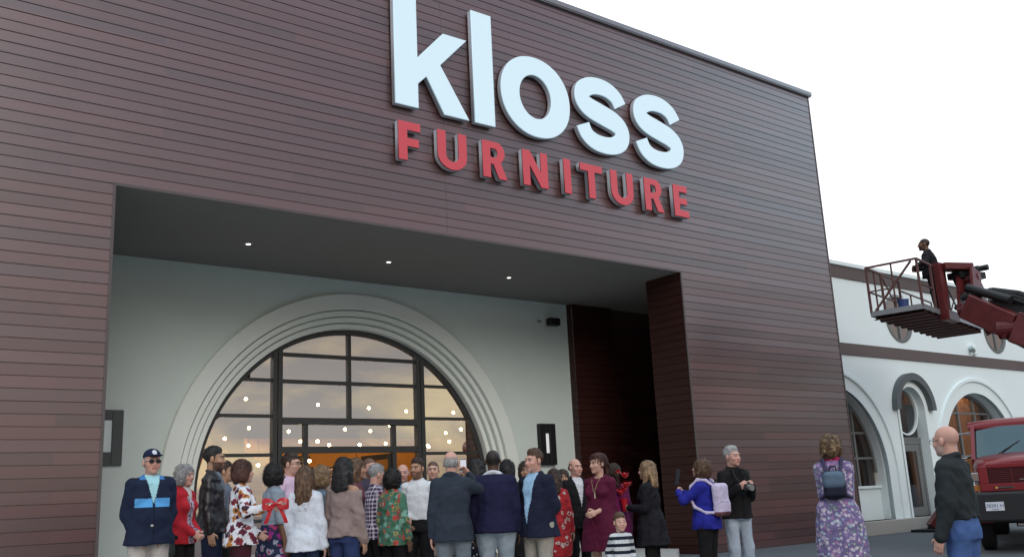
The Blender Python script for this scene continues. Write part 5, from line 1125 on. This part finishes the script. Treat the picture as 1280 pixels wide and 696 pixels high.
ws = MB().sweep([[(x*hw*.92, 1.60+.42*t+.10*(x*x-1), 1.71+.66*t) for x in [-1+2*k/12 for k in range(13)]] for t in (0, .5, 1)]); ws.build('windscreen', M_WIND, TR, smooth=True)
for sx in (-1, 1): MB().quad((sx*hw*.965, 1.75, 1.72), (sx*hw*.965, 3.36, 1.72), (sx*hw*.93, 3.36, 2.38), (sx*hw*.93, 2.05, 2.38)).build('side_window', M_WIND, TR)
wp = MB(); wp.bar((-.75, 1.50, 1.72), (-.18, 1.72, 2.05), .02, .015); wp.bar((.1, 1.48, 1.72), (.68, 1.72, 2.05), .02, .015); wp.build('wiper', M_BLACK, TR)
st_ = MB(); st_.box((-.85, 2.6, 1.0), (-.25, 2.75, 2.12)); st_.box((.25, 2.6, 1.0), (.85, 2.75, 2.12)); st_.build('cab_seat', plain('grey_seat', (.22, .25, .27), .8), TR, bevel=.06)
# sloping bonnet with tapered nose
hd = MB(); rows = []
for y, z, w in ((.10, 1.55, .93), (.04, 1.60, .94), (.06, 1.66, .95), (.25, 1.72, .99), (.8, 1.78, 1.05), (1.58, 1.83, 1.09)):
    rows.append([(sg*w, y, zz) for sg, zz in ((-1, 1.0),)]+[(-w, y, z-.22)]+[(w*math.sin(PI/2*(-1+2*k/10)), y, z-.20+.20*math.cos(PI/2*(-1+2*k/10))**.55) for k in range(1, 10)]+[(w, y, z-.22), (w, y, 1.0)])
hd.sweep(rows); hd.build('bonnet', M_TRED, TR, smooth=True)
gs = MB()
gs.box((-.95, .02, 1.10), (.95, .10, 1.235)); gs.box((-.95, .02, 1.235), (-.80, .10, 1.56)); gs.box((.80, .02, 1.235), (.95, .10, 1.56)); gs.box((-.80, .02, 1.52), (.80, .10, 1.60)); gs.build('grille_surround', M_TRED, TR, bevel=.012)
MB().box((-.80, .09, 1.23), (.80, .11, 1.53)).build('grille_back', plain('grille_dark', (.05, .008, .010), .5), TR)
M_GRB = plain('grille_bar_red', (.13, .016, .02), .35, .5)
gb = MB()
for k in range(8): gb.box((-.80, .045, 1.245+k*.036), (.80, .085, 1.259+k*.036))
for x in (-.4, 0, .4): gb.box((x-.008, .04, 1.236), (x+.008, .088, 1.519))
gb.build('grille', M_GRB, TR)
MB().box((-.28, .036, 1.29), (-.14, .044, 1.305)).build('grille_badge', M_CHROME, TR)
def text_obj(name, s, size, loc, mat, parent, rot=(PI/2, 0, 0)):
    cu = bpy.data.curves.new(name, 'FONT'); cu.body = s; cu.size = size; cu.align_x = 'CENTER'; cu.align_y = 'CENTER'; cu.extrude = .002
    tmp = bpy.data.objects.new('tmp', cu); COL.objects.link(tmp); bpy.context.view_layer.update()
    me = bpy.data.meshes.new_from_object(tmp.evaluated_get(bpy.context.evaluated_depsgraph_get())); bpy.data.objects.remove(tmp); bpy.data.curves.remove(cu)
    me.materials.clear(); me.materials.append(mat); o = bpy.data.objects.new(name, me); COL.objects.link(o); o.location = loc; o.rotation_euler = rot; o.parent = parent; return o
em = MB(); em.box((-.72, .008, 1.145), (-.40, .0195, 1.185)); emb = em.build('maker_plate', plain('plate_dark', (.02, .02, .022), .3), TR)
text_obj('lettering', 'INTERNATIONAL', .040, (-.53, .004, 1.166), M_CHROME, emb)
MB().add([(-.68+.03*math.cos(a), .0, 1.165+.03*math.sin(a)) for a in [PI/2*k for k in range(4)]], [(3, 2, 1, 0)]).build('emblem', plain('amber_emblem', (.6, .28, .06), .4), emb)
hl = MB()
for sx in (-1, 1):
    h = MB().box((sx*1.0-.115, .12, 1.28), (sx*1.0+.115, .2, 1.46)).build('headlight', M_GLASS3, TR, bevel=.02); MB().box((sx*1.0-.12, .10, 1.12), (sx*1.0+.12, .18, 1.22)).build('indicator', plain('amber_lens', (.5, .18, .03), .25), TR)
bp = MB(); bp.box((-1.2, -.30, .56), (1.2, .02, 1.09)); bp.build('bumper', plain('black_bumper', (.014, .015, .017), .4), TR, bevel=.04)
pl_ = MB().box((-.90, -.312, .76), (-.595, -.302, .915)).build('licence_plate', plain('plate_white', (.62, .66, .72), .4), TR)
text_obj('lettering', '78291 H', .085, (-.748, -.314, .845), plain('plate_blue', (.10, .13, .25), .5), pl_); text_obj('lettering', 'ILLINOIS', .028, (-.748, -.314, .785), plain('plate_blue2', (.10, .13, .25), .5), pl_)
MB().tube((-.42, -.20, .50), (-.12, -.20, .50), .03, 10).build('tow_hook', M_SIL, TR)
un = MB(); un.box((-.45, .2, .45), (.45, 8.6, .72)); un.box((-.95, .5, .5), (.95, 1.2, .75)); un.build('chassis', M_BLACK, TR)
mrr = {}
for sx in (-1, 1):
    m = MB(); xm = sx*1.40; m.path([(sx*1.06, 1.75, 1.78), (xm, 1.55, 1.74), (xm, 1.50, 2.22), (sx*1.05, 1.9, 2.28)], .016, 8); a = m.build('mirror', M_CHROME, TR); MB().box((xm-.09, 1.44, 1.82), (xm+.09, 1.52, 2.18)).build('mirror_head', M_SIL, a, bevel=.02)
def wheel(x, y, w=.26):
    t_ = MB(); prof = [(.28, -w/2), (.46, -w/2), (.50, -w/2+.04), (.50, w/2-.04), (.46, w/2), (.28, w/2)]
    t_.sweep([[(x+dx, y+r*math.cos(2*PI*k/28), .5+r*math.sin(2*PI*k/28)) for k in range(29)] for r, dx in prof]); a = t_.build('wheel', M_RUBBER, TR)
    rm = MB(); rm.tube((x-w*.35, y, .5), (x+w*.35, y, .5), .285, 24); rm.tube((x-w*.45, y, .5), (x+w*.45, y, .5), .1, 14); rm.build('rim', M_SIL, a)
for sx in (-1, 1): wheel(sx*.98, 1.0); wheel(sx*.98, 6.6, .5)
for sx in (-1, 1):
    fd = MB(); fd.sweep([[(sx*(.80+.34*j), 1.0+.62*math.cos(a), .52+.62*math.sin(a)) for j in (0, 1)] for a in [PI*k/14 for k in range(15)]]); fd.build('mudguard', M_TRED, TR)
bed = MB(); bed.box((-1.15, 3.7, .95), (1.15, 9.0, 1.10)); bed.box((-1.15, 3.7, .7), (-.75, 5.6, .95)); bed.box((.75, 3.7, .7), (1.15, 5.6, .95)); bed.build('flatbed', M_RUST, TR, bevel=.02)
tb = MB(); tb.tube((.35, 7.6, 1.10), (.35, 7.6, 1.45), .48, 24); tb.box((.0, 7.1, 1.45), (.7, 8.2, 2.35)); tb.build('turret', M_TREDD, TR, bevel=.02)

# world-space points of the boom and platform, converted to the truck frame
TMI = (Matrix.Translation(TR.location) @ Matrix.Rotation(R(-TA), 4, 'Z')).inverted()
def tl(p): return TMI @ Vector(p)
def inworld(o): o.parent = TR; o.matrix_parent_inverse = TMI; return o
# outrigger: box beam out of the bed, splayed leg and a black foot pad
og = MB(); pad = Vector((2.45, -.52, .0))
og.bar(tuple(pad+Vector((1.9, -1.6, .95))), tuple(pad+Vector((.62, -.50, .95))), .22, .22); og.bar(tuple(pad+Vector((.66, -.53, 1.06))), tuple(pad+Vector((.0, .0, .12))), .30, .24); inworld(og.build('outrigger', M_TREDD))
pd = MB(); pd.box((pad.x-.40, pad.y-.40, .005), (pad.x+.40, pad.y+.40, .075)); pd.tube((pad.x, pad.y, .075), (pad.x, pad.y, .15), .11, 14); inworld(pd.build('outrigger_foot', M_BLACK, bevel=.015))
# platform: long narrow deck with a corrugated underside
PB = Vector((-2.57, -3.90, 5.09)); ux = Vector((math.sin(R(78.3)), math.cos(R(78.3)), 0)); uy = Vector((-ux.y, ux.x, 0)); LX, LY = 4.65, 1.16
def pp(a, b, c): return tuple(PB+ux*a+uy*b+Vector((0, 0, c)))
dk = MB(); n = 10
rows = []
for k in range(n*4+1):
    a = LX*k/(n*4); z = -.05 if (k//2) % 2 == 0 else .05
    rows.append([pp(a, 0.02, z), pp(a, LY-.02, z)])
dk.sweep(rows); dk.sweep([[pp(0, 0, .12), pp(0, LY, .12)], [pp(LX, 0, .12), pp(LX, LY, .12)]]); DECK = inworld(dk.build('platform_deck', M_RUST))
ed = MB()
for a, b in (((0, 0), (LX, 0)), ((0, LY), (LX, LY)), ((0, 0), (0, LY)), ((LX, 0), (LX, LY))): ed.bar(pp(a[0], a[1], .09), pp(b[0], b[1], .09), .05, .12)
inworld(ed.build('deck_edge', M_GREYST))
RZ = 1.20
rl = MB()
def post(a, b, r=.045, z1=RZ): rl.bar(pp(a, b, .1), pp(a, b, z1), r, r)
for a in (0, .95): 
    for b in (0, LY): post(a, b)
post(0, LY*.5, .03)
rl.bar(pp(0, 0, RZ), pp(0, LY, RZ), .045, .045); rl.bar(pp(0, 0, RZ), pp(1.1, 0, RZ), .045, .045); rl.bar(pp(0, LY, RZ), pp(2.2, LY, RZ), .045, .045)
rl.bar(pp(0, 0, .62), pp(.95, 0, .62), .03, .03); rl.bar(pp(0, LY, .62), pp(2.2, LY, .62), .035, .035)
rl.bar(pp(0, .12, RZ-.03), pp(0, LY-.1, .15), .05, .04); rl.bar(pp(0, .5*LY, .62), pp(0, LY, .62), .03, .03); post(2.2, LY); post(.48, LY, .03)
rl.bar(pp(.95, LY, RZ), pp(2.2, LY, .15), .03, .03)
for a in (3.0, 3.9, LX): post(a, 0, .03, .95); post(a, LY, .03, .95)
rl.bar(pp(1.9, 0, .95), pp(3.0, 0, .12), .03, .03); rl.bar(pp(3.0, 0, .95), pp(LX, 0, .12), .03, .03); rl.bar(pp(2.2, LY, .95), pp(LX, LY, .95), .035, .035); rl.bar(pp(2.0, 0, .12), pp(3.0, 0, .95), .025, .025)
inworld(rl.build('platform_rail', M_RUST))
mp_ = MB(); mp_.bar(pp(1.22, -.10, -.12), pp(1.22, -.10, RZ+.06), .15, .18); mp_.bar(pp(1.62, -.05, .0), pp(1.62, -.05, RZ-.05), .14, .14); mp_.bar(pp(1.2, -.1, .02), pp(2.0, -.1, .02), .20, .22); mp_.bar(pp(1.62, -.05, RZ-.08), pp(1.3, -.10, .3), .08, .08); inworld(mp_.build('mast', M_TREDD))
cbx = MB(); cbx.bar(pp(1.30, -.14, RZ-.03), pp(2.1, -.55, RZ-.0), .34, .17); inworld(cbx.build('rotator_arm', M_TREDD, bevel=.02))
cu_ = MB(); cu_.bar(pp(1.75, -.28, RZ-.20), pp(2.75, -.60, RZ-.14), .34, .16); cu_.tube(pp(2.2, -.75, RZ-.06), pp(2.2, -.15, RZ-.06), .09, 12); cu_.tube(pp(2.45, -.9, RZ+.0), pp(2.5, -.3, RZ+.0), .07, 12); cu_.bar(pp(1.85, -.3, RZ-.25), pp(2.2, -.45, .25), .10, .16); inworld(cu_.build('rotator_drive', M_BLACK))
kn = MB(); K0 = Vector(pp(2.0, -.55, RZ-.3)); K1 = Vector((-1.12, -4.25, 5.17)); K2 = Vector((-1.26, -5.24, 4.55)); K3 = Vector((-.76, -7.25, 3.5)); TU = Vector((2.4, -3.55, 2.0))
for dx in (-.16, .16): kn.bar(tuple(K0+uy*dx+Vector((0, 0, .2))), tuple(K1+uy*dx), .07, .34, (1, 0, 0))
kn.bar(tuple(K1+Vector((0,0,.30))), tuple(K0+Vector((0,0,-.1))), .12, .14); kn.tube(tuple(K2-uy*.34), tuple(K2+uy*.34), .22, 18); kn.bar(tuple(K1-uy*.2+Vector((0,0,-.15))), tuple(K1-uy*.2+Vector((.15,-.1,-.62))), .05, .22); kn.tube(tuple(K1-uy*.26), tuple(K1+uy*.26), .15, 16); kn.tube(tuple(K0-uy*.24), tuple(K0+uy*.24), .12, 16); inworld(kn.build('knuckle', M_TREDD))
bm = MB(); bm.bar(tuple(K1+Vector((-.1, 0, .05))), tuple(K2), .42, .58); bm.bar(tuple(K2), tuple(K3), .52, .70); bm.bar(tuple(K3), tuple(TU), .5, .6); bm.tube(tuple(K3-uy*.4), tuple(K3+uy*.4), .34, 20); inworld(bm.build('boom', M_TREDD, bevel=.03))
hy = MB(); up = Vector((0, 0, 1))
for o_ in (-.16, .0, .15):
    pts = [K1+uy*o_+up*.28]+[K1+(K3-K1)*t+uy*o_+up*(.42+.26*math.sin(PI*t*1.3)) for t in (.12, .3, .5, .75, 1.)]; hy.path([tuple(q) for q in pts], .075, 8)
hy.tube(tuple(K1+up*-.22), tuple(K2+(K3-K2)*.4+up*-.52), .085, 12); hy.tube(tuple(K1+uy*.3+up*.1), tuple(K2+uy*.34+up*.05), .07, 10)
for t in (.25, .55, .8): q = K1+(K3-K1)*t; hy.bar(tuple(q-uy*.38+up*.28), tuple(q+uy*.38+up*.28), .08, .5)
hy.cbox(tuple(K1*.6+K2*.4+up*-.1-uy*.34), (.3, .12, .26)); hy.tube(tuple(K2+uy*-.36+up*.1), tuple(K2+(K3-K2)*.5+uy*-.36+up*.0), .10, 12); hy.tube(tuple(K1+up*.5), tuple(K2+up*.62), .10, 10); inworld(hy.build('hose_carrier', M_BLACK)); hs_ = MB(); hs_.tube(tuple(K1+up*-.05-uy*.28), tuple(K2-uy*.30+up*.18), .05, 10); hs_.path([tuple(K1-uy*.25+up*.1), tuple(K1-uy*.4+up*-.25), tuple(K0-uy*.3+up*-.35), tuple(K0-uy*.2)], .02, 6); inworld(hs_.build('hydraulic_ram', M_CHROME))
# worker standing on the platform, leaning on the rail
wk = person('lift_worker', 'bald worker in a black jacket standing on the raised red platform', pp(1.52, .14, .12), 1.86, -150, group='', bulk=1.25, hs=1.2, skin='brown', hair=('buzz', 'black'), pitch=-4, lean=.12, beard=('black', .5), aL='rail', aR='rail', top=dict(kind='jacket', name='jacket', hem=.84, loose=.026, collar=1, col=(.014, .014, .018), inner=(.05, .05, .055), fold=1.4), bottom=dict(col=(.015, .016, .02)))
t = empty('paint_bucket', pp(.42, .55, .123), .4, label='blue plastic bucket on the deck beside the worker', cat='bucket'); t.scale = (.75, .75, .72)
bk_ = MB(); rows = [[(r*math.cos(2*PI*k/20), r*math.sin(2*PI*k/20), z) for k in range(21)] for r, z in ((.001, 0), (.14, 0), (.17, .34), (.18, .34), (.18, .36), (.165, .36), (.135, .02), (.001, .02))]
bk_.sweep(rows); bk_.build('bucket_body', plain('blue_plastic', (.03, .07, .24), .4), t, smooth=False); MB().path([(.17*math.cos(a), .0, .35+.16*math.sin(a)) for a in [PI*k/10 for k in range(11)]], .006, 6).build('bucket_handle', M_SIL, t)
